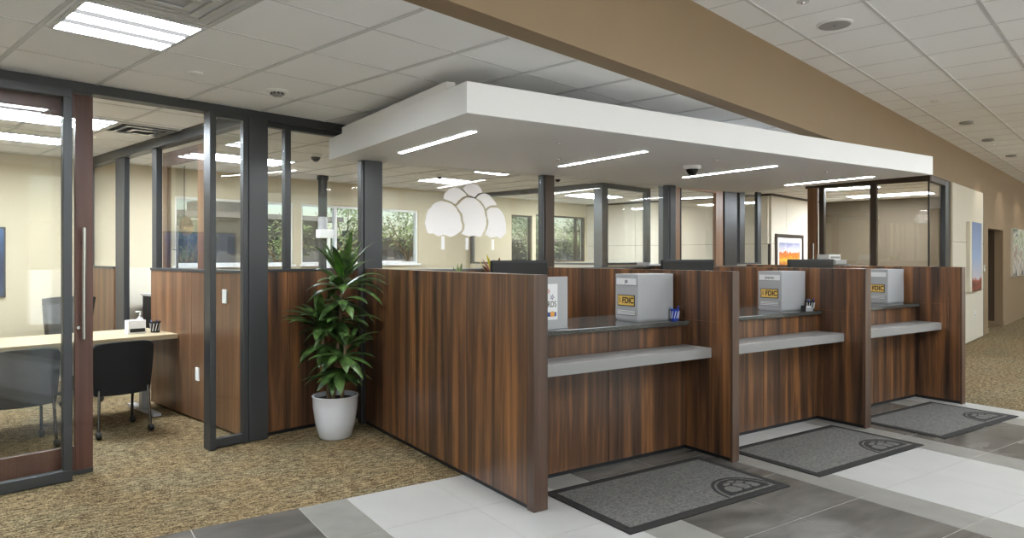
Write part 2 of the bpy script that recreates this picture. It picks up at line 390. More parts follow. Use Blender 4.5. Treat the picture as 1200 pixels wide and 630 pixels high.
# low walnut wall with glazing above
t = thing('low_partition', 'low walnut partition with glass above, standing behind the potted plant', 'partition', 'K', (2.85, 5.56, 0))
for a, b in ((0, .213), (.217, .61), (.614, .97)): B(a, b, -.03, .03, .03, 1.395).obj('wood_panel', 'walnut', t, bevel=.002)
B(0, .97, -.02, .03, 0, .03).obj('toe_kick', 'toe_black', t)
mb = B(0, .97, -.035, .035, 1.395, 1.42); mb.box(.195, .25, -.03, .03, 1.42, HB); mb.box(0, .97, -.03, .03, 2.63, HB)
mb.obj('frame', 'dark_metal', t, bevel=.003)
B(0, .195, -.005, .005, 1.42, 2.63).obj('pane', 'glass', t)
B(.25, .97, -.005, .005, 1.42, 2.63).obj('pane', 'glass', t)

# side wall of the left office (c = 2.70)
t = thing('office_side_partition', 'long side partition of the left office, walnut below and glass above', 'partition', 'K', (2.70, 0, 0))
for a, b in ((5.62, 6.64), (6.645, 7.66), (8.80, 9.83)): B(0, .08, a, b, .02, 1.385).obj('wood_panel', 'walnut_side', t, bevel=.002)
mb = MB()
for a, b in ((5.62, 7.66), (8.80, 9.83)): mb.box(-.01, .09, a, b, 1.385, 1.41)
for a, b in ((7.54, 7.66), (8.50, 8.78), (9.74, 9.84)): mb.box(.01, .07, a, b, 1.41 if a == 7.54 else 0, 2.64)
mb.box(-.02, .10, 5.62, 9.84, 2.64, CEIL-.001)
mb.obj('frame', 'dark_metal', t, bevel=.003)
B(.035, .045, 5.62, 7.45, 1.41, 2.64).obj('pane', 'glass', t)
B(.035, .045, 8.80, 9.70, 1.41, 2.64).obj('pane', 'glass', t)
B(-.012, 0, 5.89, 5.97, 1.12, 1.24).obj('light_switch', 'white_paint', t, bevel=.002)
B(-.012, 0, 6.46, 6.53, .38, .50).obj('wall_outlet', 'white_paint', t, bevel=.002)
# sliding door parked behind the side partition
t = thing('side_sliding_door', 'amber wood framed glass sliding door parked behind the office side partition', 'door', 'K', (2.84, 0, 0))
B(0, .04, 6.66, 6.84, .02, 2.62).obj('stile', 'amber_wood', t); B(0, .04, 7.60, 7.72, .02, 2.62).obj('stile', 'amber_wood', t)
B(0, .04, 6.84, 7.60, 2.48, 2.62).obj('top_rail', 'door_wood', t); B(0, .04, 6.84, 7.60, .02, .2).obj('bottom_rail', 'amber_wood', t)
B(.016, .024, 6.84, 7.60, .2, 2.48).obj('pane', 'glass', t)
h = MB(); h.tube([(.07, 7.52, 1.35), (.07, 7.52, 1.85)], .011, 12); h.tube([(.07, 7.52, 1.6), (.03, 7.52, 1.6)], .008); h.obj('handle', 'steel', t, smooth=True)

# ------------------------------------------------------------------ MIDDLE OFFICE BOX and C-line frames
t = thing('meeting_room_glazing', 'glass walled meeting room with dark frames behind the teller counters', 'glass room', 'K', (0, 0, 0))
mb = B(9.33, 9.42, 6.68, 9.84, 2.66, CEIL-.001); mb.box(9.33, 10.80, 6.66, 6.75, 2.66, CEIL-.001)
mb.box(9.27, 9.44, 6.63, 6.80, 0, 2.70); mb.box(10.68, 10.80, 6.66, 6.75, 0, 2.70); mb.box(9.35, 9.40, 9.76, 9.84, 1.38, 2.7)
mb.box(9.34, 9.41, 6.75, 9.84, 1.385, 1.42); mb.box(9.4, 10.7, 6.67, 6.74, 1.385, 1.42)
mb.obj('frame', 'mid_metal', t, bevel=.004)
B(9.345, 9.405, 6.80, 9.84, 0, 1.385).obj('low_wall', 'fabric_panel', t); B(9.44, 10.68, 6.68, 6.73, 0, 1.385).obj('low_wall', 'fabric_panel', t)
B(9.37, 9.38, 6.80, 9.76, 1.42, 2.66).obj('pane', 'glass', t); B(9.44, 10.68, 6.70, 6.71, 1.42, 2.66).obj('pane', 'glass', t)

t = thing('meeting_sliding_door', 'copper toned wood framed glass door in line with the second teller divider', 'door', 'K', (0, 5.5, 0))
B(9.52, 9.735, -.03, .03, .02, 2.70).obj('stile', 'copper_wood', t); B(10.95, 11.21, -.03, .03, .02, 2.70).obj('stile', 'copper_wood', t)
B(9.735, 10.95, -.03, .03, .02, .25).obj('bottom_rail', 'copper_wood', t); B(9.735, 10.95, -.03, .03, 2.6, 2.70).obj('top_rail', 'copper_wood', t)
B(9.735, 9.77, -.034, .034, .25, 2.6).obj('seal', 'black', t)
B(9.77, 10.95, -.005, .005, .25, 2.6).obj('pane', 'glass', t)
mb = B(9.22, 9.32, -.05, .05, 0, CEIL-.01); mb.box(9.34, 9.42, -.05, .05, 0, CEIL-.01)
o = mb.obj('door_post', 'mid_metal', None, 'K', (0, 5.5, 0), bevel=.003); tag(o, 'pale grey metal post left of the copper toned glass door', 'post')
o = B(9.44, 9.515, -.06, .06, 0, CEIL-.01).obj('black_post', 'black', None, 'K', (0, 5.5, 0)); tag(o, 'thin black post touching the left edge of the copper toned glass door', 'post')
t = thing('rear_glass_screen', 'grey framed glass screen right of the copper toned wood framed door', 'glass screen', 'K', (0, 5.5, 0))
mb = B(11.225, 11.47, -.05, .05, 0, CEIL-.01); mb.box(11.50, 11.75, -.03, .04, 0, CEIL-.01); mb.box(11.86, 12.07, -.03, .03, 1.41, CEIL-.01); mb.box(12.62, 12.78, -.03, .03, 1.41, CEIL-.01); mb.box(11.75, 12.8, -.03, .03, 1.38, 1.41)
mb.obj('frame', 'dark_metal', t, bevel=.003)
B(11.75, 12.8, -.03, .03, 0, 1.38).obj('low_wall', 'fabric_panel', t)
B(12.07, 12.62, -.005, .005, 1.41, 2.7).obj('pane', 'glass', t)

# ------------------------------------------------------------------ RIGHT OFFICE FRONT (c = 11.85, and return on d = 2.5)
t = thing('corner_office_glazing', 'glass corner office front with bronze frame right of the teller line', 'glass room', 'K', (11.85, 0, 0))
mb = B(-.04, .04, 2.47, 4.30, 2.655, CEIL-.002); mb.box(0, 1.02, 2.465, 2.54, 2.655, CEIL-.002)
mb.box(-.04, .05, 3.21, 3.305, 0, 2.66); mb.box(-.04, .05, 4.00, 4.08, 0, 2.66)
mb.obj('frame', 'bronze_metal', t, bevel=.003)
B(.93, 1.24, 2.462, 2.54, 0, CEIL-.002).obj('corner_post', 'dark_metal', t, bevel=.003)
B(-.006, .006, 2.51, 3.21, .02, 2.66).obj('pane', 'glass', t); B(-.006, .006, 3.305, 4.0, .02, 2.66).obj('pane', 'glass', t)
B(.0, .93, 2.495, 2.507, .02, 2.66).obj('pane', 'glass', t)
B(-.008, .012, 2.49, 2.51, .02, 2.66).obj('glass_joint', 'black', t)
t = thing('office_door_leaf', 'tall amber wood door stile with slim steel pull by the orange landscape', 'door', 'K', (11.80, 0, 0))
B(-.03, .03, 4.095, 4.25, .02, 2.66).obj('stile', 'amber_wood', t, bevel=.002)
h = MB(); h.tube([(-.07, 4.14, 1.0), (-.07, 4.14, 1.74)], .011, 12); h.tube([(-.07, 4.14, 1.6), (-.02, 4.14, 1.6)], .008); h.tube([(-.07, 4.14, 1.1), (-.02, 4.14, 1.1)], .008); h.obj('handle', 'steel', t, smooth=True)

# ------------------------------------------------------------------ TELLER LINE (T frame)
TOP = 1.418
def divider(name, u0, u1, v1, label, first=False):
    t = thing(name, label, 'divider', 'T', (u0, 0, 0), group='walnut dividers of the teller line')
    w_ = u1-u0
    if first:
        B(0, w_, .0, .004+.066, 0, TOP).obj('end_cap', 'walnut_edge', t, bevel=.002)
        B(0, w_, .073, .914, .03, TOP).obj('panel', 'walnut', t, bevel=.002); B(0, w_, .918, 1.80, .03, TOP).obj('panel', 'walnut', t, bevel=.002); B(0, w_, 1.804, v1, .03, TOP).obj('panel', 'walnut', t, bevel=.002)
    else:
        B(0, w_, .0, .02, 0, TOP).obj('end_cap', 'walnut_edge', t, bevel=.002)
        B(0, w_, .022, .90, .03, TOP).obj('panel', 'walnut', t, bevel=.002); B(0, w_, .904, 1.885, .03, TOP).obj('panel', 'walnut', t, bevel=.002); B(0, w_, 1.889, v1, .03, TOP).obj('panel', 'walnut', t, bevel=.002)
        B(-.0015, 0, .03, .9, 1.028, 1.031).obj('reveal_line', 'amber_wood', t)
    B(.01, w_-.01, .03, v1, 0, .03).obj('toe_kick', 'toe_black', t)
    return t
divider('teller_divider', 0, .105, 2.66, 'long walnut divider closing the left end of the teller line beside the plant', True)
divider('teller_divider', 1.81, 1.885, 2.66, 'walnut divider right of the grey box with the blue pen cup')
divider('teller_divider', 3.61, 3.70, 2.66, 'walnut divider right of the box with the white card stack')
divider('teller_divider', 5.43, 5.505, 2.66, 'last walnut divider of the teller line, next to the corridor carpet')
bays = [(.105, 1.81), (1.885, 3.61), (3.70, 5.43)]
where = ['first teller station, beside the poster stand', 'middle teller station, under the box with the card stack', 'last teller station, nearest the corridor']
joints = [1.0, 2.80, None]
for i, (a, b) in enumerate(bays):
    t = thing('teller_counter', 'walnut front of the '+where[i], 'counter', 'T', (a, .46, 0), group='walnut counter fronts')
    W = b-a
    j = (joints[i]-a) if joints[i] else W*.56
    B(0, j-.0015, 0, .02, .03, .985).obj('front_panel', 'walnut', t, bevel=.002); B(j+.0015, W, 0, .02, .03, .985).obj('front_panel', 'walnut', t, bevel=.002)
    B(0, W, .01, .03, 0, .03).obj('toe_kick', 'toe_black', t)
    B(0, W, .02, .66, .935, .985).obj('body', 'walnut', t)
    o = B(0, W, 0, .74, 0, .034).obj('granite_countertop', 'granite', None, 'T', (a, .42, .987), bevel=.004)
    tag(o, 'dark speckled granite top of the '+where[i], 'countertop', 'granite countertops')
    o = B(0, W, 0, .262, 0, .075).obj('transaction_shelf', 'shelf_grey', None, 'T', (a, .197, .755), bevel=.003)
    tag(o, 'light grey customer ledge across the '+where[i], 'shelf', 'grey customer ledges')
# tellers' back partition with glass
t = thing('rear_partition', 'low wall with tall glass above closing the teller area behind the dividers', 'partition', 'T', (0, 2.70, 0))
B(.11, 7.95, -.03, .03, .03, 1.385).obj('wood_panel', 'walnut', t)
B(.11, 7.95, -.025, .025, 0, .03).obj('toe_kick', 'toe_black', t)
B(.11, 7.95, -.035, .035, 1.385, 1.405).obj('sill', 'mid_metal', t, bevel=.002)
B(.175, 2.02, -.005, .005, 1.405, 2.408).obj('pane', 'glass', t)
B(2.17, 3.92, -.005, .005, 1.405, 2.408).obj('pane', 'glass', t)
for k, (a, b, m_, lab) in enumerate(((-.035, .17, 'dark_metal', 'broad grey metal post at the rear end of the first divider by the plant'), (2.02, 2.17, 'bronze_metal', 'grey brown metal post holding the canopy beside the white tree decal'), (3.93, 4.06, 'dark_metal', 'dark slim canopy post above the second teller box monitor'))):
    t = thing('canopy_post', lab, 'post', 'T', ((a+b)/2, 2.70, 0), group='metal posts under the canopy')
    w_ = b-a; z0 = 0 if k == 0 else 1.407
    B(-w_/2+.03, w_/2, -.05, .05, z0, 2.407).obj('shaft', m_, t, bevel=.004)
    B(-w_/2, -w_/2+.022, -.045, .045, z0, 2.407).obj('side_channel', 'dark_metal', t, bevel=.003)
    B(-w_/2+.02, -w_/2+.032, -.03, .03, z0, 2.407).obj('joint', 'black', t)
# ------------------------------------------------------------------ TREE DECAL
CR = [[(308,350),(312,325),(320,303),(333,292),(345,274),(362,262),(385,253),(405,256),(425,260),(442,266),(455,277),(466,288),(472,302),(483,318),(488,335),(489,352),(498,375),(497,392),(494,405),(482,416),(470,425),(452,436),(435,442),(418,436),(400,430),(386,436),(372,440),(358,432),(345,425),(330,427),(318,423),(312,405),(308,390),(304,370)],
 [(463,277),(480,262),(488,250),(500,240),(515,230),(530,228),(548,229),(565,234),(582,246),(595,260),(605,272),(612,285),(616,302),(619,320),(625,335),(625,350),(626,368),(621,385),(618,400),(610,412),(603,426),(597,437),(580,438),(560,433),(545,436),(530,438),(510,432),(490,424),(500,410),(505,398),(507,375),(498,352),(497,335),(494,318),(481,302)],
 [(625,298),(636,284),(650,275),(665,276),(680,274),(694,280),(705,290),(716,304),(725,320),(729,340),(735,360),(736,378),(737,395),(735,412),(728,425),(716,434),(705,445),(692,442),(680,436),(665,440),(650,443),(632,434),(618,426),(621,410),(628,395),(634,372),(635,350),(629,328)],
 [(397,245),(399,230),(403,216),(415,206),(425,194),(445,182),(462,182),(480,186),(494,194),(506,203),(514,212),(521,222),(508,227),(495,233),(485,243),(474,252),(462,270),(452,268),(441,260),(430,256),(413,250)],
 [(498,186),(508,174),(520,164),(535,159),(550,157),(566,160),(580,163),(590,174),(599,187),(604,199),(592,203),(580,209),(570,219),(560,229),(545,224),(530,221),(521,213),(511,204)],
 [(568,232),(576,221),(586,212),(600,206),(615,202),(628,206),(641,212),(652,221),(661,232),(671,244),(678,254),(683,265),(668,266),(654,267),(643,271),(632,277),(620,288),(613,272),(604,259),(593,246),(581,240)]]
TRK = [(388, 404, 436, 505), (513, 528, 442, 505), (653, 667, 448, 505)]
CR = [[(x/1, y/1) for x, y in p] for p in CR]
t = thing('tree_decal', 'white tree cluster emblem fixed to the glass behind the first teller divider', 'emblem', 'T', (.626, 2.685, 0))
SX = (1.571-.626)/(738-308); SZ = (2.263-1.595)/(505-157)
def fx(x): return (x-308)*SX
def fz(y): return 2.263-(y-157)*SZ
for p in CR:
    ax, ay = sum(q[0] for q in p)/len(p), sum(q[1] for q in p)/len(p); p = [(ax+(x-ax)*.975, ay+(y-ay)*.975) for x, y in p]
    MB().prism([(fx(x), fz(y)) for x, y in p], -.003, .0, lambda a, b, q: (a, q, b)).obj('tree_crown', 'decal_white', t)
for (x0, x1, y0, y1) in TRK: B(fx(x0), fx(x1), -.003, 0, fz(y1), fz(y0)).obj('trunk', 'decal_white', t)

# ------------------------------------------------------------------ CANOPY
t = thing('ceiling_canopy', 'white floating ceiling canopy hanging above the teller line', 'canopy', 'T', (0, 0, 2.41))
STR = [(.08, .83, 2.06), (1.745, .83, 2.0), (3.465, .80, 1.98), (5.155, .77, 1.87)]
B(-.265, 5.54, .335, 2.86, .0, .197).obj('slab', 'canopy_white', t, bevel=.003)
B(-.255, -.19, .62, 2.55, .197, .255).obj('ledge', 'canopy_white', t); B(.6, 5.0, 1.6, 2.6, .197, .333).obj('plinth', 'canopy_white', t)
for k, (u, v0, v1) in enumerate(STR):
    o = thing('linear_ceiling_light', 'linear ceiling light recessed in the canopy, '+('first from the plant end', 'second from the plant end', 'third from the plant end', 'fourth, at the corridor end')[k], 'light', 'T', (u, 0, 2.408), group='linear lights in the canopy')
    B(-.024, .024, v0, v1, -.004, .001).obj('lens', 'lamp_strip', o)
    f = B(-.03, -.024, v0-.006, v1+.006, -.005, .001); f.box(.024, .03, v0-.006, v1+.006, -.005, .001); f.box(-.03, .03, v0-.006, v0, -.005, .001); f.box(-.03, .03, v1, v1+.006, -.005, .001)
    f.obj('frame', 'grid_white', o)
def dome(name, frame, loc, label, r=.07, dark=True):
    t = thing(name, label, 'camera', frame, loc)
    MB().lathe([(r, 0), (r, -.02), (r*.9, -.035)][::-1], n=24).obj('housing', 'white_paint', t, smooth=True)
    MB().lathe([(r*.7*sin(a), -.03-r*.75*cos(a)) for a in [0.05, .4, .8, 1.2, 1.5]], n=20).obj('dome_cover', 'black_gloss', t, smooth=True)
    return t
dome('dome_camera', 'T', (2.80, 1.27, 2.409), 'dome security camera under the canopy between the second and third light', .085)
dome('dome_camera', 'K', (4.40, 7.28, CEIL-.007), 'black dome camera on the office ceiling behind the potted plant', .08)
dome('dome_camera', 'K', (6.75, 7.76, CEIL-.007), 'tiny dome camera on the ceiling above the white tree emblem', .06)
dome('dome_camera', 'K', (8.20, 6.69, CEIL-.007), 'tiny dome camera on the ceiling right of the canopy post by the tree emblem', .06)
def sprinkler(frame, loc, label, r=.035):
    t = thing('sprinkler_cap', label, 'sprinkler', frame, loc)
    MB().lathe([(r, 0), (r, -.004), (r*.8, -.008)][::-1], n=20).obj('cover', 'grid_white', t, smooth=True)
    MB().lathe([(r*.35, -.007), (r*.3, -.016)][::-1], n=12).obj('head', 'steel', t, smooth=True)
sprinkler('T', (1.42, 1.60, 2.409), 'small sprinkler cap under the canopy by the second light, nearer the glass')
sprinkler('T', (.862, .873, 2.409), 'small sprinkler cap under the canopy between the first two lights')
sprinkler('T', (2.617, .823, 2.409), 'small sprinkler cap under the canopy near the third light and the dome camera')
sprinkler('T', (4.66, 1.306, 2.409), 'small sprinkler cap under the canopy left of the fourth light, deeper under')
sprinkler('T', (4.31, .803, 2.409), 'small sprinkler cap under the canopy near its front edge by the fourth light')

# ------------------------------------------------------------------ CEILING FIXTURES
def troffer(c0, c1, d0, d1, label, along='c', bars=2):
    t = thing('ceiling_light_panel', label, 'light', 'K', ((c0+c1)/2, (d0+d1)/2, CEIL-.007), group='recessed ceiling light panels')
    w_, l_ = (c1-c0)/2, (d1-d0)/2
    f = B(-w_, w_, -l_, -l_+.02, -.006, .006); f.box(-w_, w_, l_-.02, l_, -.006, .006); f.box(-w_, -w_+.02, -l_+.02, l_-.02, -.006, .006); f.box(w_-.02, w_, -l_+.02, l_-.02, -.006, .006)
    f.obj('frame', 'grid_white', t)
    B(-w_+.02, w_-.02, -l_+.02, l_-.02, 0, .004).obj('lens', 'lamp', t)
    if bars:
        g = MB()
        for q in (-1/3., 1/3.)[:bars]:
            if along == 'c': g.box(-w_+.02, w_-.02, q*l_-.03, q*l_+.03, -.006, 0)
            else: g.box(q*w_-.03, q*w_+.03, -l_+.02, l_-.02, -.006, 0)
        g.obj('baffle', 'lamp_soft', t)
troffer(.995, 1.575, 3.68, 4.27, 'square lit ceiling panel in the upper left, next to the square air diffuser')
troffer(-1.44, -.86, 3.68, 4.27, 'square lit ceiling panel over the carpet beyond the upper left corner')
troffer(.93, 2.14, 6.80, 7.42, 'rectangular lit ceiling panel in the left office beside its air vent')
troffer(.93, 2.14, 8.20, 8.70, 'rectangular lit ceiling panel in the left office nearest the window wall')
troffer(3.40, 4.60, 8.05, 8.65, 'lit ceiling panel seen through the glass above the walnut low wall')
troffer(7.0, 7.70, 8.05, 8.62, 'lit ceiling panel seen just left of the white tree emblem top', bars=0)
troffer(6.82, 7.42, 6.84, 7.15, 'lit ceiling panel peeking below the canopy above the white tree emblem', bars=0)
troffer(10.70, 11.90, 7.95, 8.60, 'lit ceiling panel inside the glass walled meeting room', bars=0)
troffer(12.85, 13.25, 3.5, 4.4, 'lit ceiling panel in the corner office nearest its glass front', 'd', 0)
troffer(14.75, 15.35, 3.1, 4.6, 'long lit ceiling panel in the corner office near the brown wall', 'd', 0)
troffer(6.2, 6.8, 3.4, 4.0, 'lit ceiling panel above the canopy, hidden over the teller line')
troffer(14.6, 15.2, 6.6, 7.8, 'lit ceiling panel in the room behind the orange landscape wall', 'd', 0)

def lobby_fill(c, d, label):  # glowing panels added out of view to brighten the lobby and corridor
    t = thing('lobby_fill_panel', label, 'light', 'K', (c, d, CEIL2-.007), group='added lobby fill panels')
    f = B(-.6, .6, -.3, -.28, -.006, .006); f.box(-.6, .6, .28, .3, -.006, .006); f.box(-.6, -.58, -.28, .28, -.006, .006); f.box(.58, .6, -.28, .28, -.006, .006)
    f.obj('frame', 'grid_white', t); B(-.58, .58, -.28, .28, 0, .004).obj('lens', 'fill_glow', t)
for c_ in (-2.6, .5): 
    for d_ in (-3.6, -1.2):
        if (c_, d_) != (99, 1.2): lobby_fill(c_, d_, 'added fill panel on the unseen lobby ceiling behind the camera')
for c_, d_ in ((3.4, -1.8), (3.4, -.4), (6.5, -1.8), (6.5, -.6), (9.5, -.6), (9.5, -1.8), (12.5, -.6), (12.5, -1.8), (15.5, -.6), (18.5, -.6), (21.5, -.6), (24.5, -.6)): lobby_fill(c_, d_, 'added fill panel on the unseen lobby ceiling right of the view')
# square diffuser
t = thing('air_diffuser', 'square white air diffuser beside the lit ceiling panel in the upper left', 'vent', 'K', (1.285, 3.365, CEIL-.007))
for k, s_ in enumerate((.295, .225, .16, .095)):
    q = MB(); zz = -.004-.004*k
    q.box(-s_, s_, -s_, -s_+.03, zz, zz+.008); q.box(-s_, s_, s_-.03, s_, zz, zz+.008); q.box(-s_, -s_+.03, -s_+.03, s_-.03, zz, zz+.008); q.box(s_-.03, s_, -s_+.03, s_-.03, zz, zz+.008)
    q.obj('ring', 'vent_metal', t)
B(-.29, .29, -.29, .29, .001, .004).obj('back_plate', 'grid_white', t)
t = thing('air_vent', 'metallic square air vent on the left office ceiling', 'vent', 'K', (2.43, 7.11, CEIL-.007))
for k, s_ in enumerate((.29, .21, .13)):
    q = MB(); zz = -.004-.01*k
    q.box(-s_, s_, -s_, -s_+.04, zz, zz+.01); q.box(-s_, s_, s_-.04, s_, zz, zz+.01); q.box(-s_, -s_+.04, -s_+.04, s_-.04, zz, zz+.01); q.box(s_-.04, s_, -s_+.04, s_-.04, zz, zz+.01)
    q.obj('ring', 'steel' if k else 'vent_metal', t)
B(-.28, .28, -.28, .28, .001, .004).obj('back_plate', 'exterior_dark', t)
# speaker cap, smoke detector on left ceiling
t = thing('ceiling_sensor', 'small round white cap on the ceiling tiles above the office door header', 'sensor', 'K', (1.915, 4.647, CEIL))
MB().lathe([(.045, 0), (.045, -.006), (.03, -.012)][::-1], n=24).obj('body', 'white_paint', t, smooth=True)
t = thing('smoke_detector', 'white smoke detector with dark slots on the ceiling left of the canopy', 'smoke detector', 'K', (2.531, 4.712, CEIL))
MB().lathe([(.075, 0), (.072, -.012), (.055, -.018)][::-1], n=28).obj('base', 'white_paint', t, smooth=True)
MB().lathe([(.045, -.016), (.045, -.034), (.03, -.044)][::-1], n=24).obj('head', 'slot_grey', t, smooth=True)
q = MB()
for k in range(10):
    a = 2*pi*k/10; q.box(.042*cos(a)-.006, .042*cos(a)+.006, .042*sin(a)-.006, .042*sin(a)+.006, -.032, -.018)
q.obj('slots', 'black', t)
t = thing('ceiling_speaker', 'large round speaker grille in the lobby ceiling', 'speaker', 'K', (5.783, 1.877, CEIL2))
MB().lathe([(.135, 0), (.135, -.008), (.12, -.014)][::-1], n=40).obj('rim', 'white_paint', t, smooth=True)
MB().lathe([(.118, -.010), (.118, -.015)][::-1], n=40).obj('grille', 'slot_grey', t, smooth=True)
MB().lathe([(.012, -.014), (.012, -.018)][::-1], n=12).obj('centre_cap', 'mid_metal', t)
def downlight(c, d, label, r=.085, lit=True):
    t = thing('recessed_downlight', label, 'light', 'K', (c, d, CEIL2), group='round lobby downlights')
    MB().lathe([(r, 0), (r, -.024), (r*.9, -.028)][::-1], n=28).obj('trim_ring', 'slot_grey', t, smooth=True)
    MB().lathe([(r*.6, -.024), (r*.6, -.0285)][::-1], n=24).obj('lens', 'mid_metal', t)
downlight(11.256, 1.92, 'round lobby downlight nearest the camera in the row along the beam')
downlight(13.14, 1.95, 'second round lobby downlight in the row along the beam')
downlight(15.5, 1.95, 'third round lobby downlight in the row along the beam')
downlight(18.0, 1.95, 'fourth round lobby downlight in the row along the beam')
downlight(20.5, 1.95, 'farthest round lobby downlight over the corridor picture')
for (c_, d_, lab) in ((5.12, 1.88, 'small round cap on the lobby ceiling beside the large speaker'), (9.45, 1.935, 'small sprinkler cap on the lobby ceiling before the downlights'), (13.7, 1.95, 'small sprinkler cap beside the second lobby downlight')):
    sprinkler('K', (c_, d_, CEIL2), lab, .045)
for c_ in (11.26, 15.5, 18.0, 20.5):
    l = bpy.data.lights.new('downlight_spot', 'SPOT'); l.energy = 22; l.spot_size = radians(110); l.spot_blend = .6; l.color = (1, .93, .82); l.shadow_soft_size = .05
    o = bpy.data.objects.new('downlight_spot', l); COL.objects.link(o); o.matrix_world = FR('K') @ Matrix.Translation((c_, 1.95, CEIL2-.03))

# ------------------------------------------------------------------ FLOOR MATS
def mat_(u0, label):
    W, D = 1.445, .80
    t = thing('floor_mat', label, 'mat', 'T', (u0, -.56, .0015), group='grey logo mats at the teller stations')
    mb = B(0, W, 0, .065, 0, .008); mb.box(0, W, D-.065, D, 0, .008); mb.box(0, .06, .065, D-.065, 0, .008); mb.box(W-.06, W, .065, D-.065, 0, .008)
    mb.obj('rubber_border', 'mat_dark', t, bevel=.003)
    mb = B(.06, W-.06, .065, D-.065, 0, .010)
    mb.obj('pile', 'mat_grey', t)
    # arch with tree cluster
    cx, ry, rx, y0 = W-.30, .275, .245, .068
    def arch(k, n=28): return [(cx+rx*k*cos(pi*i/n), y0+ry*k*sin(pi*i/n)) for i in range(n+1)]
    top = lambda a, b, q: (a, b, q)
    o, i_ = arch(1.0), arch(.92)
    ring = MB(); n = len(o)
    for s_ in range(n-1):
        ring.prism([o[s_], o[s_+1], i_[s_+1], i_[s_]], .010, .0113, top)
    ring.obj('arch_line', 'mat_dark', t)
    MB().prism([(x, y+.014) for x, y in arch(.82)], .010, .0113, top).obj('arch_field', 'mat_dark', t)
    kx, ky = .30/430, .185/290
    for p in CR:
        ax, ay = sum(q[0] for q in p)/len(p), sum(q[1] for q in p)/len(p)
        p = [(ax+(x-ax)*.86, ay+(y-ay)*.86) for x, y in p]
        MB().prism([(cx+(x-523)*kx, y0+.03+(448-y)*ky) for x, y in p], .0112, .0122, top).obj('tree_crown', 'mat_grey', t)
    return t
mat_(.25, 'grey logo mat in front of the first teller station, nearest the camera')
mat_(2.03, 'grey logo mat in front of the middle teller station')
mat_(3.83, 'grey logo mat in front of the last teller station by the corridor carpet')

# ------------------------------------------------------------------ COUNTER ITEMS
CZ = 1.021
def dispenser(u0, u1, v0, v1, nm, label):
    t = thing('cash_dispenser_box', label, 'box', 'T', (u0, v0, CZ), group='grey boxes on the teller counters')
    W, D, Hh = u1-u0, v1-v0, .368
    B(.0, W, 0, D, .01, Hh).obj('housing', 'grey_plastic', t, bevel=.003)
    B(.006, W-.006, .006, D-.006, 0, .01).obj('base', 'slot_grey', t)
    # the labelled side faces the first divider (-u)
    B(-.004, 0, .02, D-.015, .285, .335).obj('name_plate', 'label_white', t, bevel=.001)
    B(-.0035, 0, .015, D-.01, .279, .284).obj('plate_rail', 'slot_grey', t)
    B(-.004, 0, .035, D-.03, .118, .205).obj('sign_border', 'ink', t)
    pl = B(-.0055, -.003, .041, D-.036, .124, .199).obj('sign_plate', 'gold', t)
    B(-.006, 0, .02, D-.02, .045, .092).obj('brochure_slot', 'slot_grey', t, bevel=.001)
    q = MB()
    for k in range(3): q.box(-.0075, -.005, .03, D-.03, .052+k*.013, .058+k*.013)
    q.obj('slot_rib', 'label_white', t)
    R_ = (pi/2, 0, -pi/2)
    if nm: text('name_lettering', nm, .036, 'ink', t, (-.0045, D*.5, .309), R_, offset=.0002)
    text('sign_lettering', 'FDIC', .064, 'ink', t, (-.006, D*.42, .161), R_, offset=.0016, sx=.92)
    s_ = MB().lathe([(.022, 0), (.022, .0006)], n=20).obj('seal_mark', 'ink_soft', t); s_.location = (-.0062, D*.80, .162); s_.rotation_euler = (0, -pi/2, 0)
    return t
dispenser(1.378, 1.765, .545, .80, 'Jill', 'grey box reading Jill and FDIC on the first teller counter')
dispenser(3.21, 3.575, .565, .82, 'Jeanne', 'grey box with FDIC sign behind the white card stack on the middle counter')
dispenser(5.07, 5.40, .57, .82, '', 'grey box with FDIC sign on the last teller counter near the corridor')
def pencup(u, v, label, pens, frame='T', z=CZ, m='blue', r=.036, hh=.088):
    t = thing('pen_cup', label, 'cup', frame, (u, v, z))
    MB().lathe([(r*.8, 0), (r, hh), (r*.93, hh), (r*.75, .006)], n=24).obj('cup', m, t, smooth=True)
    q = MB()
    for k in range(10):
        a = 2*pi*k/10; q.tube([(r*.86*cos(a), r*.86*sin(a), .018), (r*1.015*cos(a+.35), r*1.015*sin(a+.35), hh-.014)], .0028, 6)
    q.obj('stripe_pattern', 'label_white', t)
    for k in range(pens):
        a = 2.4*k; p0 = (r*.3*cos(a), r*.3*sin(a), .01); p1 = (r*.9*cos(a), r*.9*sin(a), hh+.010+.008*(k % 3))
        pen = MB().tube([p0, p1], .004, 8)
        o = pen.obj('pen', ['black', 'blue_light', 'blue'][k % 3], None, frame, (u, v, z))
        tag(o, 'pen standing in the '+label.split(' at ')[0].split(' beside ')[0]+(' on the office desk' if frame == 'K' else ' on a teller counter' ), 'pen', 'pens in the '+label.split(' at ')[0].split(' beside ')[0])
pencup(1.735, .50, 'blue and white pen cup at the right end of the first counter', 6)
pencup(3.56, .50, 'blue pen cup beside the white card stack on the middle counter', 7, m='toe_black')
t = thing('card_holder', 'small stack of white cards in a holder on the middle counter', 'card holder', 'T', (3.475, .475, CZ))
B(-.035, .035, -.012, .03, 0, .045).obj('cards', 'label_white', t); B(-.05, .05, -.02, -.013, 0, .03).obj('holder', 'grey_plastic', t, bevel=.001); B(-.06, -.037, -.01, .03, 0, .05).obj('side_block', 'black', t)
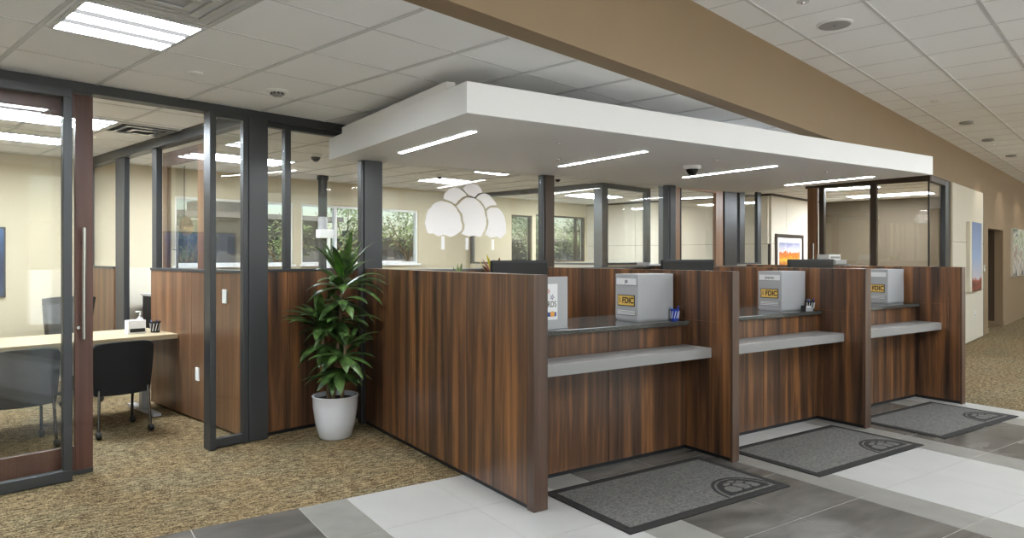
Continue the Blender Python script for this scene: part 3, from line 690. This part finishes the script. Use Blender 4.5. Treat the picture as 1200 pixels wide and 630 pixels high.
# poster stand
t = thing('poster_stand', 'frosted stand holding a REWARDS poster beside the first divider', 'poster stand', 'T', (.30, .51, CZ))
B(0, .365, .006, .02, 0, .365).obj('acrylic_panel', 'grey_plastic', t, bevel=.002); B(0, .365, .0, .10, 0, .006).obj('foot', 'grey_plastic', t, bevel=.001)
B(-.0, .272, .003, .0055, .065, .315).obj('paper', 'label_white', t)
RP = (pi/2, 0, 0)
for s_, z, sz, rx_ in (('THE', .285, .042, .128), ('OF', .235, .05, .128), ('REWARDS', .172, .06, .262)):
    text('lettering', s_, sz, 'ink', t, (rx_, .002, z), RP, align='RIGHT', sx=.72)
for k, (x_, z, m_, r) in enumerate(((.19, .265, 'red_soft', .016), (.225, .222, 'purple_soft', .018), (.16, .235, 'poster_orange', .012))):
    q = MB()
    for j in range(6):
        a = pi*j/6; q.box(-r, r, -.001, .001, -.0015, .0015)
    o = MB()
    for j in range(5):
        a = 2*pi*j/5; o.prism([(x_+.3*r*cos(a+b_)+rr*r*cos(a), z+.3*r*sin(a+b_)+rr*r*sin(a)) for b_, rr in ((-1.57, .3), (0, 1), (1.57, .3))], .0015, .003, lambda p, q_, w_: (p, w_, q_))
    o.obj('flower_print', m_, t)
B(.02, .26, .0018, .003, .088, .118).obj('colour_band', 'poster_blue', t)
s_ = MB().lathe([(.02, 0), (.02, .001)], n=24).obj('round_badge', 'poster_orange', t); s_.location = (.225, .0012, .105); s_.rotation_euler = (pi/2, 0, 0)
# monitors
for (a, b, lab) in ((.46, 1.0, 'black monitor rising behind the first divider'), (2.33, 3.04, 'black monitor above the second teller divider'), (4.26, 5.09, 'black monitor above the third teller divider, below the orange landscape')):
    t = thing('computer_monitor', lab, 'monitor', 'T', ((a+b)/2, 1.2, .74), group='tellers computer monitors'); w_ = (b-a)/2
    B(-w_, w_, 0, .035, .36, .755).obj('screen_back', 'screen_black', t, bevel=.008)
    B(-w_+.005, w_-.005, -.004, .03, .735, .757).obj('top_bezel', 'exterior_dark', t, bevel=.003)
    B(-w_+.03, w_-.03, .034, .038, .40, .73).obj('screen', 'black_gloss', t)
    B(-.03, .03, -.03, 0, .02, .5).obj('stand_neck', 'black', t); B(-.13, .13, -.09, .09, 0, .02).obj('stand_foot', 'black', t, bevel=.004)
for i, (a, b) in enumerate(bays):
    t = thing('teller_desk', 'teller work surface hidden behind the '+where[i], 'desk', 'T', (a, 1.17, 0), group='teller work surfaces')
    B(0, b-a, 0, .5, .70, .74).obj('top', 'grey_wood', t); B(.02, .06, .02, .45, 0, .70).obj('leg', 'dark_metal', t); B(b-a-.06, b-a-.02, .02, .45, 0, .70).obj('leg', 'dark_metal', t)
# small plants on the rear sill
def leafset(mb, n, L, w_, lo, hi, seed, base=(0, 0, 0), curl=1.0, tilt=None):
    rnd = random.Random(seed)
    for k in range(n):
        a = k*2.399+rnd.uniform(-.25, .25); el = rnd.uniform(lo, hi); ll = L*rnd.uniform(.75, 1.1)
        p = Vector(base); d = Vector((cos(a)*cos(el), sin(a)*cos(el), sin(el))); side = Vector((-sin(a), cos(a), 0)); N = 9; rows = []
        for s_ in range(N+1):
            tt = s_/N; ww = w_*(.25+.75*sin(min(1, tt*2.0)*pi/2))*(1-max(0, tt-.40)**2.1/(.60**2.1))+.0008
            nrm = side.cross(d).normalized(); rows.append((p-side*ww+nrm*ww*.35, p.copy(), p+side*ww+nrm*ww*.35))
            p = p+d*ll/N; d = (d-Vector((0, 0, curl*(.05+.24*tt)))).normalized()
        vs = [q for r in rows for q in r]; fs = []
        for s_ in range(N):
            o = s_*3; fs += [(o, o+1, o+4, o+3), (o+1, o+2, o+5, o+4)]
        mb.add(vs, fs)
t = thing('bromeliad', 'small yellow and brown leaved plant behind the first monitor', 'plant', 'T', (1.33, 2.50, 1.20))
MB().lathe([(.05, 0), (.06, .10), (.054, .10), (.05, .09)], n=20).obj('pot', 'white_paint', t, smooth=True)
mb = MB(); leafset(mb, 9, .32, .030, .5, 1.2, 3, (0, 0, .06), .5); mb.obj('foliage', 'brown_leaf', t)
mb = MB(); leafset(mb, 5, .31, .026, .9, 1.35, 9, (0, 0, .08), .2); mb.obj('bract', 'gold_leafy', t)
t = thing('succulent', 'tiny green succulent on the ledge left of the first monitor', 'plant', 'T', (.93, 2.56, 1.25))
MB().lathe([(.03, 0), (.036, .10), (.03, .10), (.03, .09)], n=16).obj('pot', 'soil', t, smooth=True)
mb = MB(); leafset(mb, 7, .17, .012, 1.0, 1.5, 5, (0, 0, .09), .2); mb.obj('foliage', 'succulent', t)
tag(B(.0, 2.2, 2.42, 2.668, 1.16, 1.20).obj('back_shelf', 'grey_wood', None, 'T', (.2, 0, 0)), 'narrow shelf along the rear partition holding two small plants', 'shelf')
bpy.data.objects['succulent'].location += Vector((0, 0, -.05))
# things behind the last station
t = thing('desktop_printer', 'white printer with grey tray beside the third monitor', 'printer', 'T', (7.58, 2.70, 1.406))
B(-.17, .13, -.12, .12, 0, .07).obj('body', 'grey_plastic', t, bevel=.006); B(-.3, -.0, -.10, .10, .071, .15).obj('lid', 'label_white', t, bevel=.006); B(-.27, -.03, -.105, -.1, .09, .12).obj('tray_slot', 'slot_grey', t)
t = thing('document_tray', 'flat pale grey tray on the ledge left of the second monitor', 'tray', 'T', (3.62, 2.52, 1.4185))
B(-.25, .28, -.10, .10, 0, .018).obj('base', 'grey_plastic', t, bevel=.003); B(-.25, -.235, -.1, .1, .018, .04).obj('side', 'grey_plastic', t); B(.265, .28, -.1, .1, .018, .04).obj('side', 'grey_plastic', t)

# ------------------------------------------------------------------ PICTURES, THERMOSTAT
def artmat(name, stops, scale, dist=.5, vertical=True, zlo=0, zhi=1, mixn=.25):
    m, nt, b = newmat(name); L = nt.links.new
    tc = nt.nodes.new('ShaderNodeTexCoord'); sep = nt.nodes.new('ShaderNodeSeparateXYZ'); L(tc.outputs['Object'], sep.inputs[0])
    mr = nt.nodes.new('ShaderNodeMapRange'); mr.inputs['From Min'].default_value = zlo; mr.inputs['From Max'].default_value = zhi; L(sep.outputs['Z'], mr.inputs['Value'])
    n = nt.nodes.new('ShaderNodeTexNoise'); n.inputs['Scale'].default_value = scale; n.inputs['Detail'].default_value = 5; n.inputs['Distortion'].default_value = dist; L(tc.outputs['Object'], n.inputs['Vector'])
    ad = nt.nodes.new('ShaderNodeMath'); ad.operation = 'MULTIPLY_ADD'; ad.inputs[1].default_value = mixn; L(n.outputs['Fac'], ad.inputs[0])
    sb = nt.nodes.new('ShaderNodeMath'); sb.operation = 'SUBTRACT'; sb.inputs[1].default_value = mixn/2; L(mr.outputs[0], sb.inputs[0]); L(sb.outputs[0], ad.inputs[2])
    r = nt.nodes.new('ShaderNodeValToRGB'); e = r.color_ramp.elements
    e[0].position = stops[0][0]; e[0].color = stops[0][1]; e[1].position = stops[-1][0]; e[1].color = stops[-1][1]
    for p, c_ in stops[1:-1]: k = e.new(p); k.color = c_
    L(ad.outputs[0], r.inputs['Fac']); L(r.outputs['Color'], b.inputs['Base Color']); b.inputs['Roughness'].default_value = .5; MATS[name] = m
artmat('art_field', [(0, srgb(150, 90, 30)), (.3, srgb(206, 170, 60)), (.42, srgb(170, 80, 30)), (.52, srgb(216, 180, 60)), (.62, srgb(206, 120, 36)), (.72, srgb(186, 96, 40)), (.76, srgb(206, 196, 190)), (.88, srgb(170, 170, 186)), (1, srgb(130, 130, 164))], 9, .8, zlo=0, zhi=1, mixn=.35)
artmat('art_sky', [(0, srgb(70, 52, 40)), (.06, srgb(150, 74, 46)), (.11, srgb(90, 48, 36)), (.16, srgb(160, 76, 48)), (.19, srgb(186, 182, 190)), (.5, srgb(150, 168, 200)), (1, srgb(110, 130, 170))], 6, .2, zlo=0, zhi=1, mixn=.2)
artmat('art_abstract', [(0, srgb(60, 66, 60)), (.2, srgb(216, 210, 200)), (.35, srgb(140, 116, 92)), (.48, srgb(226, 224, 218)), (.62, srgb(116, 142, 84)), (.78, srgb(214, 210, 200)), (1, srgb(84, 100, 84))], 2.2, 1.5, zlo=0, zhi=1, mixn=1.6)
artmat('art_blue', [(0, srgb(40, 62, 92)), (.5, srgb(26, 46, 82)), (1, srgb(60, 96, 140))], 4, .8, zlo=0, zhi=1, mixn=.3)
t = thing('tall_canvas', 'tall narrow canvas of blue sky over red rocks on the cream panels', 'painting', 'K', (14.25, DW-.036, .90))
B(-.03, 1.03, -.055, 0, 0, 1.235).obj('stretcher', 'fabric_panel', t, bevel=.003)
o = B(.13, 1.03, -.0, .003, 0, 1).obj('canvas', 'art_sky', t); o.location = (0, -.058, .0); o.scale = (1, 1, 1.235)
t = thing('corridor_picture', 'pale abstract canvas with green patches on the corridor wall', 'painting', 'K', (19.45, DW-.001, 1.06))
B(0, 2.6, -.05, 0, 0, 1.12).obj('stretcher', 'fabric_panel', t, bevel=.003)
o = B(.03, 2.57, 0, .004, 0, 1).obj('canvas', 'art_abstract', t); o.location = (0, -.055, .01); o.scale = (1, 1, 1.1)
t = thing('framed_landscape', 'dark framed landscape print with orange foliage on cream fabric wall', 'picture', 'K', (13.36, 5.445, .88))
f = B(0, 1.43, -.03, 0, 1.02, 1.09); f.box(0, 1.43, -.03, 0, 0, .07); f.box(0, .07, -.03, 0, .07, 1.02); f.box(1.36, 1.43, -.03, 0, .07, 1.02); f.obj('frame', 'bronze_metal', t, bevel=.003)
B(.07, 1.36, -.012, -.002, .07, 1.02).obj('mount', 'label_white', t)
o = B(.18, 1.25, -.003, 0, 0, 1).obj('print', 'art_field', t); o.location = (0, -.012, .18); o.scale = (1, 1, .74)
t = thing('thermostat', 'small white thermostat between the cream panels and the corridor doorway', 'thermostat', 'K', (16.05, DW, 1.24))
B(-.04, .04, -.025, 0, 0, .12).obj('body', 'white_paint', t, bevel=.004); B(-.025, .025, -.027, -.025, .06, .1).obj('display', 'slot_grey', t)
t = thing('wall_outlet', 'cream wall outlet low on the pale panel behind the last divider', 'outlet', 'K', (15.0, DW-.036, .42))
B(-.04, .04, -.008, 0, 0, .12).obj('plate', 'white_paint', t, bevel=.002); B(-.015, .015, -.010, -.008, .02, .05).obj('socket', 'slot_grey', t)
t = thing('blue_picture', 'blue picture on the left office back wall at the photo edge', 'picture', 'K', (.85, D0, 1.05))
B(0, 1.02, -.03, 0, 0, .82).obj('frame', 'dark_metal', t, bevel=.003); o = B(.02, 1.0, -.004, 0, 0, 1).obj('print', 'art_blue', t); o.location = (0, -.031, .02); o.scale = (1, 1, .78)
t = thing('bronze_disc', 'round bronze ornament hanging before the left office window', 'ornament', 'K', (3.80, 9.55, 0))
o = MB().lathe([(.02, -.05), (.07, -.04), (.12, .0), (.135, .02), (.12, .015), (.06, -.02)], n=32).obj('disc', 'brass', t, smooth=True); o.location = (0, 0, 1.93); o.rotation_euler = (pi/2, .0, .5)
o = MB().lathe([(.03, -.09), (.03, -.03)], n=16).obj('boss', 'bronze_metal', t); o.location = (0, 0, 1.93); o.rotation_euler = (pi/2, 0, .5)
MB().tube([(0, .03, 1.93), (0, .03, CEIL)], .006, 8).obj('cord', 'bronze_metal', t)
# cabinet and door seen through the office side opening
t = thing('dark_cabinet', 'low dark cabinet seen through the side opening of the left office', 'cabinet', 'K', (3.3, 9.15, 0))
B(0, .9, 0, .5, .03, 1.02).obj('body', 'exterior_dark', t, bevel=.004); B(-.02, .92, -.02, .52, 1.02, 1.05).obj('top', 'label_white', t, bevel=.003); B(.44, .46, -.022, -.002, .5, .8).obj('handle', 'steel', t)
struct('door_1', B(2.86, 3.70, 9.80, 9.845, 0, 1.38), 'fabric_panel', 'K')
t = MB().tube([(2.98, 9.79, 1.10), (2.98, 9.74, 1.10), (3.08, 9.74, 1.10)], .012, 10)
t.obj('door_handle', 'steel', bpy.data.objects['door_1']).matrix_parent_inverse = Matrix()

# pneumatic tube column by the window
t = thing('tube_column', 'grey vertical pneumatic tube with white collar in front of the office window', 'column', 'K', (5.66, 9.17, 0))
MB().lathe([(.06, 0), (.06, 1.80)], n=28).obj('lower_tube', 'dark_metal', t, smooth=True)
MB().lathe([(.06, 1.80), (.07, 1.82), (.07, 2.08), (.06, 2.12)], n=28).obj('middle_ring', 'grey_plastic', t, smooth=True)
MB().lathe([(.065, 2.12), (.065, 2.66), (.085, 2.68), (.085, 2.736)], n=28).obj('upper_tube', 'exterior_dark', t, smooth=True)
B(-.12, .12, -.12, .0, 1.80, 1.93).obj('collar_box', 'white_paint', t, bevel=.01)
B(.02, .06, -.12, -.07, .9, 1.80).obj('light_stem', 'white_paint', t, bevel=.005)

# ------------------------------------------------------------------ LEFT OFFICE FURNITURE
DZ = .78
t = thing('office_desk', 'pale wood office desk with white metal legs in the left office', 'desk', 'K', (0, 0, 0))
B(.0, 2.69, 6.93, 7.75, DZ-.045, DZ).obj('desk_top', 'pale_wood', t, bevel=.003)
B(.3, 2.60, 7.36, 7.38, .42, DZ-.045).obj('modesty_panel', 'grey_wood', t)
for c_ in (.45, 2.52):
    B(c_-.04, c_+.04, 7.27, 7.35, .03, DZ-.045).obj('leg', 'grey_plastic', t, bevel=.004)
    B(c_-.035, c_+.035, 6.98, 7.68, 0, .03).obj('foot', 'grey_plastic', t, bevel=.004)
t = thing('tissue_box', 'white dispenser box with black lower band on the office desk', 'box', 'K', (2.44, 7.27, DZ), group=None)
B(-.10, .06, -.05, .05, 0, .13).obj('box', 'label_white', t, bevel=.004); B(-.085, .05, -.056, -.05, .015, .05).obj('band', 'black', t)
t = thing('sanitizer_pump', 'clear pump bottle behind the white box on the office desk', 'bottle', 'K', (2.50, 7.38, DZ))
MB().lathe([(.03, 0), (.03, .13), (.012, .15), (.012, .165)], n=20).obj('bottle', 'grey_plastic', t, smooth=True)
MB().tube([(0, 0, .165), (0, 0, .20), (-.04, 0, .20)], .008, 10).obj('pump', 'white_paint', t, smooth=True)
pencup(2.585, 7.22, 'black and white pen cup at the right end of the office desk', 5, 'K', DZ, 'black', .048, .105)

def guest_chair(loc, label, rz=0):
    t = thing('guest_chair', label, 'chair', 'K', loc, rz, group='black guest chairs at the office desk')
    # back shell, facing +y (sitter faces the desk)
    nx, nz = 14, 9; vs = []; 
    for side in (0, 1):
        for j in range(nz+1):
            for i in range(nx+1):
                s_, q = i/nx*2-1, j/nz
                wdt = .242*(1-.10*(1-q)**2)
                if q > .85: wdt *= 1-.10*((q-.85)/.15)**2
                x = s_*wdt; z = .35+.455*q - (.02*abs(s_)**3 if q > .9 else 0); y = -.02-.03*q+.07*s_*s_
                vs.append((x, y+(side*.035), z))
    N1 = (nx+1)*(nz+1); fs = []
    for side in (0, 1):
        for j in range(nz):
            for i in range(nx):
                a = side*N1+j*(nx+1)+i; f = (a, a+1, a+nx+2, a+nx+1); fs.append(f if side else f[::-1])
    per = [i for i in range(nx+1)]+[j*(nx+1)+nx for j in range(1, nz+1)]+[nz*(nx+1)+i for i in range(nx-1, -1, -1)]+[j*(nx+1) for j in range(nz-1, 0, -1)]
    for k in range(len(per)):
        a, b = per[k], per[(k+1) % len(per)]; fs.append((a, b, b+N1, a+N1))
    m_ = MB().add(vs, fs); m_.obj('backrest', 'black_fabric', t, smooth=True, bevel=.006)
    B(-.215, .215, .03, .47, .41, .46).obj('seat', 'black_fabric', t, bevel=.02)
    B(-.19, .19, .03, .45, .385, .408).obj('seat_frame', 'black', t, bevel=.004)
    for sx, sy in ((-1, -1), (1, -1), (-1, 1), (1, 1)):
        x0 = sx*.19; y0 = .03 if sy < 0 else .40; y1 = -.0 if sy < 0 else .46
        l_ = MB().tube([(x0, y0, .40), (x0+sx*.015, y1, .055)], .012, 12).obj('leg', 'dark_chrome' if sy < 0 else 'black', t, smooth=True)
        w_ = MB().lathe([(.028, -.018), (.031, -.010), (.031, .010), (.028, .018)], n=18).obj('caster', 'black', l_, smooth=True)
        w_.location = (x0+sx*.015, y1-.01, .031); w_.rotation_euler = (0, pi/2, 0)
    return t
guest_chair((2.07, 6.46, 0), 'black guest chair with casters in front of the desk in the doorway')
guest_chair((1.36, 6.46, 0), 'black guest chair seen through the glass panel left of the doorway')
# mesh task chair behind the desk
t = thing('task_chair', 'dark mesh task chair behind the office desk', 'chair', 'K', (2.20, 8.62, 0), 0)
nx, nz = 12, 8
def shell(x0, x1, w0, w1, z0, z1, y, th_, name, mat, par, rim=False):
    m_ = MB(); vs = []
    for side in (0, 1):
        for j in range(nz+1):
            for i in range(nx+1):
                s_, q = i/nx*2-1, j/nz; w_ = w0+(w1-w0)*q
                vs.append((s_*w_, y+.05*s_*s_*-1+.04*sin(q*pi)+side*th_, z0+(z1-z0)*q+.015*(1-s_*s_)*q))
    N1 = (nx+1)*(nz+1); fs = []
    for j in range(nz):
        for i in range(nx):
            if rim and 1 <= i < nx-1 and 0 < j < nz-1: continue
            a = j*(nx+1)+i; fs += [(a, a+nx+1, a+nx+2, a+1), (a+N1, a+N1+1, a+N1+nx+2, a+N1+nx+1)]
    per = [i for i in range(nx+1)]+[j*(nx+1)+nx for j in range(1, nz+1)]+[nz*(nx+1)+i for i in range(nx-1, -1, -1)]+[j*(nx+1) for j in range(nz-1, 0, -1)]
    for k in range(len(per)):
        a, b = per[k], per[(k+1) % len(per)]; fs.append((a, b, b+N1, a+N1))
    m_.add(vs, fs); return m_.obj(name, mat, par, smooth=True)
shell(0, 0, .20, .25, .50, 1.08, .0, .03, 'back_frame', 'black', t, True)
shell(0, 0, .19, .24, .51, 1.07, .01, .008, 'mesh_back', 'mesh_grey', t)
B(-.25, .25, -.50, .0, .42, .49).obj('seat', 'black_fabric', t, bevel=.02)
MB().tube([(0, -.25, .42), (0, -.25, .12)], .03, 14).obj('gas_column', 'black', t, smooth=True)
for k in range(5):
    a = 2*pi*k/5+.3; l_ = MB().tube([(0, -.25, .11), (.30*cos(a), -.25+.30*sin(a), .07)], [.022, .014], 10).obj('base_arm', 'black', t, smooth=True)
    w_ = MB().lathe([(.026, -.012), (.03, 0), (.026, .012)], n=16).obj('caster', 'black', l_, smooth=True); w_.location = (.30*cos(a), -.25+.30*sin(a), .03); w_.rotation_euler = (0, pi/2, a)
for sx in (-1, 1):
    MB().tube([(sx*.24, -.2, .44), (sx*.30, -.2, .50), (sx*.30, -.2, .68)], .014, 10).obj('arm_post', 'black', t, smooth=True)
    B(sx*.30-.04, sx*.30+.04, -.32, -.08, .68, .70).obj('armrest', 'black', t, bevel=.006)

# ------------------------------------------------------------------ POTTED DRACAENA
t = thing('potted_dracaena', 'tall leafy dracaena in a glossy white pot beside the first divider', 'plant', 'W', (-1.50, 5.87, 0))
MB().lathe([(.125, 0), (.135, .01), (.165, .12), (.185, .26), (.190, .345), (.195, .352), (.190, .358), (.176, .352), (.17, .31)], n=48).obj('pot', 'pot_white', t, smooth=True)
MB().lathe([(.172, .30), (.172, .318)], n=32).obj('soil', 'soil', t)
canes = [((-.02, .0), (.06, .02), 1.28), ((-.06, .03), (-.13, .03), .92), ((.06, -.03), (.10, -.06), .72)]
for k, (p0, p1, hz) in enumerate(canes):
    MB().tube([(p0[0], p0[1], .3), ((p0[0]+p1[0])/2, (p0[1]+p1[1])/2, (.3+hz)/2), (p1[0], p1[1], hz+.08)], [.018, .016, .012], 10).obj('stem', 'bark', t, smooth=True)
    mb = MB()
    if k == 0:
        leafset(mb, 12, .42, .036, .7, 1.35, 11, (p1[0], p1[1], hz+.05), .75); leafset(mb, 15, .44, .042, .1, .8, 12, (p1[0], p1[1], hz-.02), 1.25); leafset(mb, 13, .36, .044, -.3, .5, 15, (p1[0]-.01, p1[1], hz-.13), 1.0)
        leafset(mb, 13, .36, .044, -.3, .5, 25, (p1[0]-.02, p1[1], hz-.30), 1.0)
    elif k == 1:
        leafset(mb, 12, .34, .034, .5, 1.2, 21, (p1[0], p1[1], hz+.06), .7); leafset(mb, 15, .37, .044, -.1, .7, 22, (p1[0], p1[1], hz), .9); leafset(mb, 12, .33, .044, -.5, .3, 23, (p1[0]+.02, p1[1], hz-.14), 1.0)
    else:
        leafset(mb, 12, .32, .034, .5, 1.2, 31, (p1[0], p1[1], hz+.06), .7); leafset(mb, 15, .35, .044, -.2, .7, 32, (p1[0]-.02, p1[1], hz-.02), .9); leafset(mb, 14, .30, .044, -.5, .3, 33, (p1[0]-.06, p1[1], hz-.13), .85); leafset(mb, 12, .27, .034, -.0, .6, 35, (-.02, -.02, .50), 1.0)
    mb.obj('foliage', 'leaf', t, smooth=True)
mb = MB(); leafset(mb, 5, .34, .034, .9, 1.4, 44, (.06, .02, 1.34), .35); mb.obj('young_leaves', 'leaf_tip', t, smooth=True)

# ------------------------------------------------------------------ LOBBY BACK WALLS WITH BIG WINDOWS (behind the camera)
def storefront(name, axis, pos, a0, a1, n):
    mb = MB(); gl = []
    st = (a1-a0)/n
    def bx(p, q, z0, z1, th_=.06):
        if axis == 'd': mb.box(p, q, pos-th_, pos+th_, z0, z1)
        else: mb.box(pos-th_, pos+th_, p, q, z0, z1)
    bx(a0, a1, 0, .12); bx(a0, a1, 3.2, CEIL2)
    for k in range(n+1):
        p = a0+k*st; bx(p-(.06 if k % 3 else .35), p+(.06 if k % 3 else .35), .12, 3.2)
    bx(a0, a1, 2.2, 2.26, .05)
    o = struct(name, mb, 'cream_wall', 'K')
    g = B(a0, a1, pos-.004, pos+.004, .12, 3.2) if axis == 'd' else B(pos-.004, pos+.004, a0, a1, .12, 3.2)
    g.obj('pane', 'window_glass', o)
storefront('wall_lobby_front', 'd', -5.94, -6, 31, 24)
storefront('wall_lobby_left', 'c', -5.94, -5.8, 2.6, 6)
struct('wall_office_outer', B(-6, -5.9, 2.6, 9.9, 0, CEIL), 'cream_wall', 'K')

# ------------------------------------------------------------------ OUTSIDE
struct('ground_outside', B(-80, 120, -5.9, 120, -.3, -.15), 'asphalt', 'K')
struct('ground_bounce', B(-80, 120, -90, -5.9, -.3, -.15), 'bounce_pale', 'K')  # unseen pale ground, added to bounce sunlight up to the lobby ceiling
def building(name, label, loc, L_, W_, Hh, mat, roofmat, nwin):
    t = thing(name, label, 'building', 'K', loc)
    B(0, L_, 0, W_, 0, Hh).obj('wall', mat, t); B(-.8, L_+.6, -.7, W_+.5, Hh, Hh+.22).obj('roof', roofmat, t)
    for k in range(nwin):
        a = .6+k*(L_-1)/nwin; B(a, a+(L_-1)/nwin*.7, -.05, .02, Hh-1.5, Hh-.8).obj('window', 'car_glass', t)
    B(L_*.2, L_*.2+1.6, -.05, .02, 0, 2.2).obj('door', 'exterior_dark', t)
    B(L_*.5, L_*.5+3, W_*.3, W_*.5, Hh+.4, Hh+.9).obj('roof_unit', 'exterior_dark', t)
building('office_building', 'low grey building with flat overhanging roof outside the left windows', (8.4, 29, -.15), 9.6, 8, 3.3, 'exterior_grey', 'exterior_pale', 6)
building('shop_building', 'pale low shop building far outside behind the trees', (26, 48, -.15), 16, 8, 3.0, 'exterior_pale', 'exterior_dark', 6)
building('far_building', 'distant dark low building outside the meeting room windows', (48, 40, -.15), 20, 8, 3.0, 'exterior_dark', 'exterior_pale', 5)
def tree(c_, d_, h_, r_, label, mat='tree_leaf', n=2600, seed=1, trunk=.09):
    rnd = random.Random(seed)
    t = thing('tree', label, 'tree', 'K', (c_, d_, -.15), group='trees outside the windows')
    mb = MB(); mb.tube([(0, 0, 0), (.1, 0, h_*.3), (0, .1, h_*.45)], [trunk, trunk*.8, trunk*.6], 8)
    tips = []
    for k in range(7):
        a = k*2.4; rr = r_*rnd.uniform(.3, .8); z = h_*rnd.uniform(.6, .9)
        mb.tube([(.05, .03, h_*rnd.uniform(.2, .42)), (rr*.5*cos(a), rr*.5*sin(a), z*.75), (rr*cos(a), rr*sin(a), z)], [trunk*.5, trunk*.3, trunk*.1], 6); tips.append((rr*cos(a), rr*sin(a), z))
    mb.obj('trunk', 'bark', t, smooth=True)
    lf = MB(); cl = [(rnd.gauss(0, r_*.36), rnd.gauss(0, r_*.36), h_*rnd.uniform(.42, .94), r_*rnd.uniform(.18, .34)) for _ in range(26)]
    for k in range(n):
        c0 = rnd.choice(cl); p = Vector((c0[0]+rnd.gauss(0, c0[3]*.6), c0[1]+rnd.gauss(0, c0[3]*.6), c0[2]+rnd.gauss(0, c0[3]*.5)))
        a = Vector((rnd.gauss(0, 1), rnd.gauss(0, 1), rnd.gauss(0, 1))).normalized(); b = a.orthogonal().normalized(); s_ = rnd.uniform(.045, .09)*min(r_, 2.2)/1.6
        lf.add([p-a*s_, p+b*s_*.5, p+a*s_, p-b*s_*.5], [(0, 1, 2, 3)])
    lf.obj('crown', mat, t)
tree(8.3, 21, 3.0, 1.0, 'airy pale green tree left of the grey building outside', seed=2, n=1000)
tree(10.5, 18.5, 2.7, .65, 'small airy tree in front of the grey building outside', seed=3, n=700)
tree(14.6, 27, 3.4, 1.2, 'pale green tree outside behind the tube column', seed=4, n=1100)
tree(13.6, 20.5, 3.9, 1.4, 'larger green tree outside left of the first divider post', seed=5, n=1700)
tree(17.8, 22.5, 4.6, 1.8, 'spreading green tree filling the window left of the tree emblem', seed=6, n=2200)
tree(23.6, 23, 4.6, 1.8, 'green tree outside behind the white tree emblem', 'tree_leaf_dark', seed=9, n=2400)
tree(29.5, 26, 5.2, 2.5, 'dense green tree outside the left meeting room window', 'tree_leaf_dark', seed=7, n=3800)
tree(37, 28, 5.2, 2.5, 'dense green tree outside the right meeting room window', 'tree_leaf_dark', seed=8, n=3800)
for (c_, d_, m_, lab) in ((22.0, 30, 'car_white', 'white car parked outside below the spreading tree'), (26.8, 20.0, 'car_red', 'red car parked outside the meeting room window'), (21.0, 18.0, 'car_white', 'white car parked left of the red car outside')):
    t = thing('parked_car', lab, 'car', 'K', (c_, d_, -.15), 0)
    body = [(-2.2, .35), (-2.25, .75), (-1.5, .9), (-.9, 1.4), (.8, 1.42), (1.5, .95), (2.2, .85), (2.25, .4)]
    MB().prism(body, -.85, .85, lambda a, b, q: (a, q, b)).obj('body', m_, t, bevel=.08)
    MB().prism([(-1.3, .95), (-.85, 1.33), (.75, 1.35), (1.25, .97)], -.87, .87, lambda a, b, q: (a, q, b)).obj('window_glass', 'car_glass', t)
    for x_ in (-1.4, 1.4):
        for y_ in (-.8, .8):
            w_ = MB().lathe([(.33, -.1), (.33, .1)], n=20).obj('wheel', 'black', t); w_.location = (x_, y_, .33); w_.rotation_euler = (pi/2, 0, 0)

# ------------------------------------------------------------------ WORLD, SUN, CAMERA
w = bpy.data.worlds.new('World'); SC.world = w; w.use_nodes = True; nt = w.node_tree
bg = nt.nodes['Background']; sky = nt.nodes.new('ShaderNodeTexSky'); sky.sky_type = 'NISHITA'; sky.sun_disc = False
sky.sun_elevation = radians(52); sky.sun_rotation = radians(150); sky.air_density = 1.2; sky.dust_density = 1.5; sky.ozone_density = 1.5
nt.links.new(sky.outputs[0], bg.inputs[0]); bg.inputs[1].default_value = .1
s = bpy.data.lights.new('sun', 'SUN'); s.energy = 6.6; s.angle = radians(1); s.color = (1, .97, .94)
o = bpy.data.objects.new('sun', s); COL.objects.link(o)
dv = (FR('K').to_3x3() @ Vector((.35, .8, -1.6))).normalized(); o.rotation_euler = dv.to_track_quat('-Z', 'Y').to_euler()
cam = bpy.data.cameras.new('camera'); cam.lens = 24.3; cam.sensor_width = 36; cam.sensor_fit = 'HORIZONTAL'; cam.shift_y = -15/1200; cam.clip_end = 400
o = bpy.data.objects.new('camera', cam); COL.objects.link(o); o.location = (0, 0, H); o.rotation_euler = (pi/2, 0, 0); SC.camera = o
SC.view_settings.view_transform = 'Standard'; SC.view_settings.look = 'None'; SC.view_settings.gamma = 1; SC.view_settings.use_curve_mapping = False
SC.view_settings.exposure = 1.14
SC.cycles.use_denoising = True; SC.cycles.max_bounces = 10; SC.cycles.transparent_max_bounces = 24; SC.cycles.diffuse_bounces = 5; SC.cycles.glossy_bounces = 4
SC.cycles.sample_clamp_indirect = 6
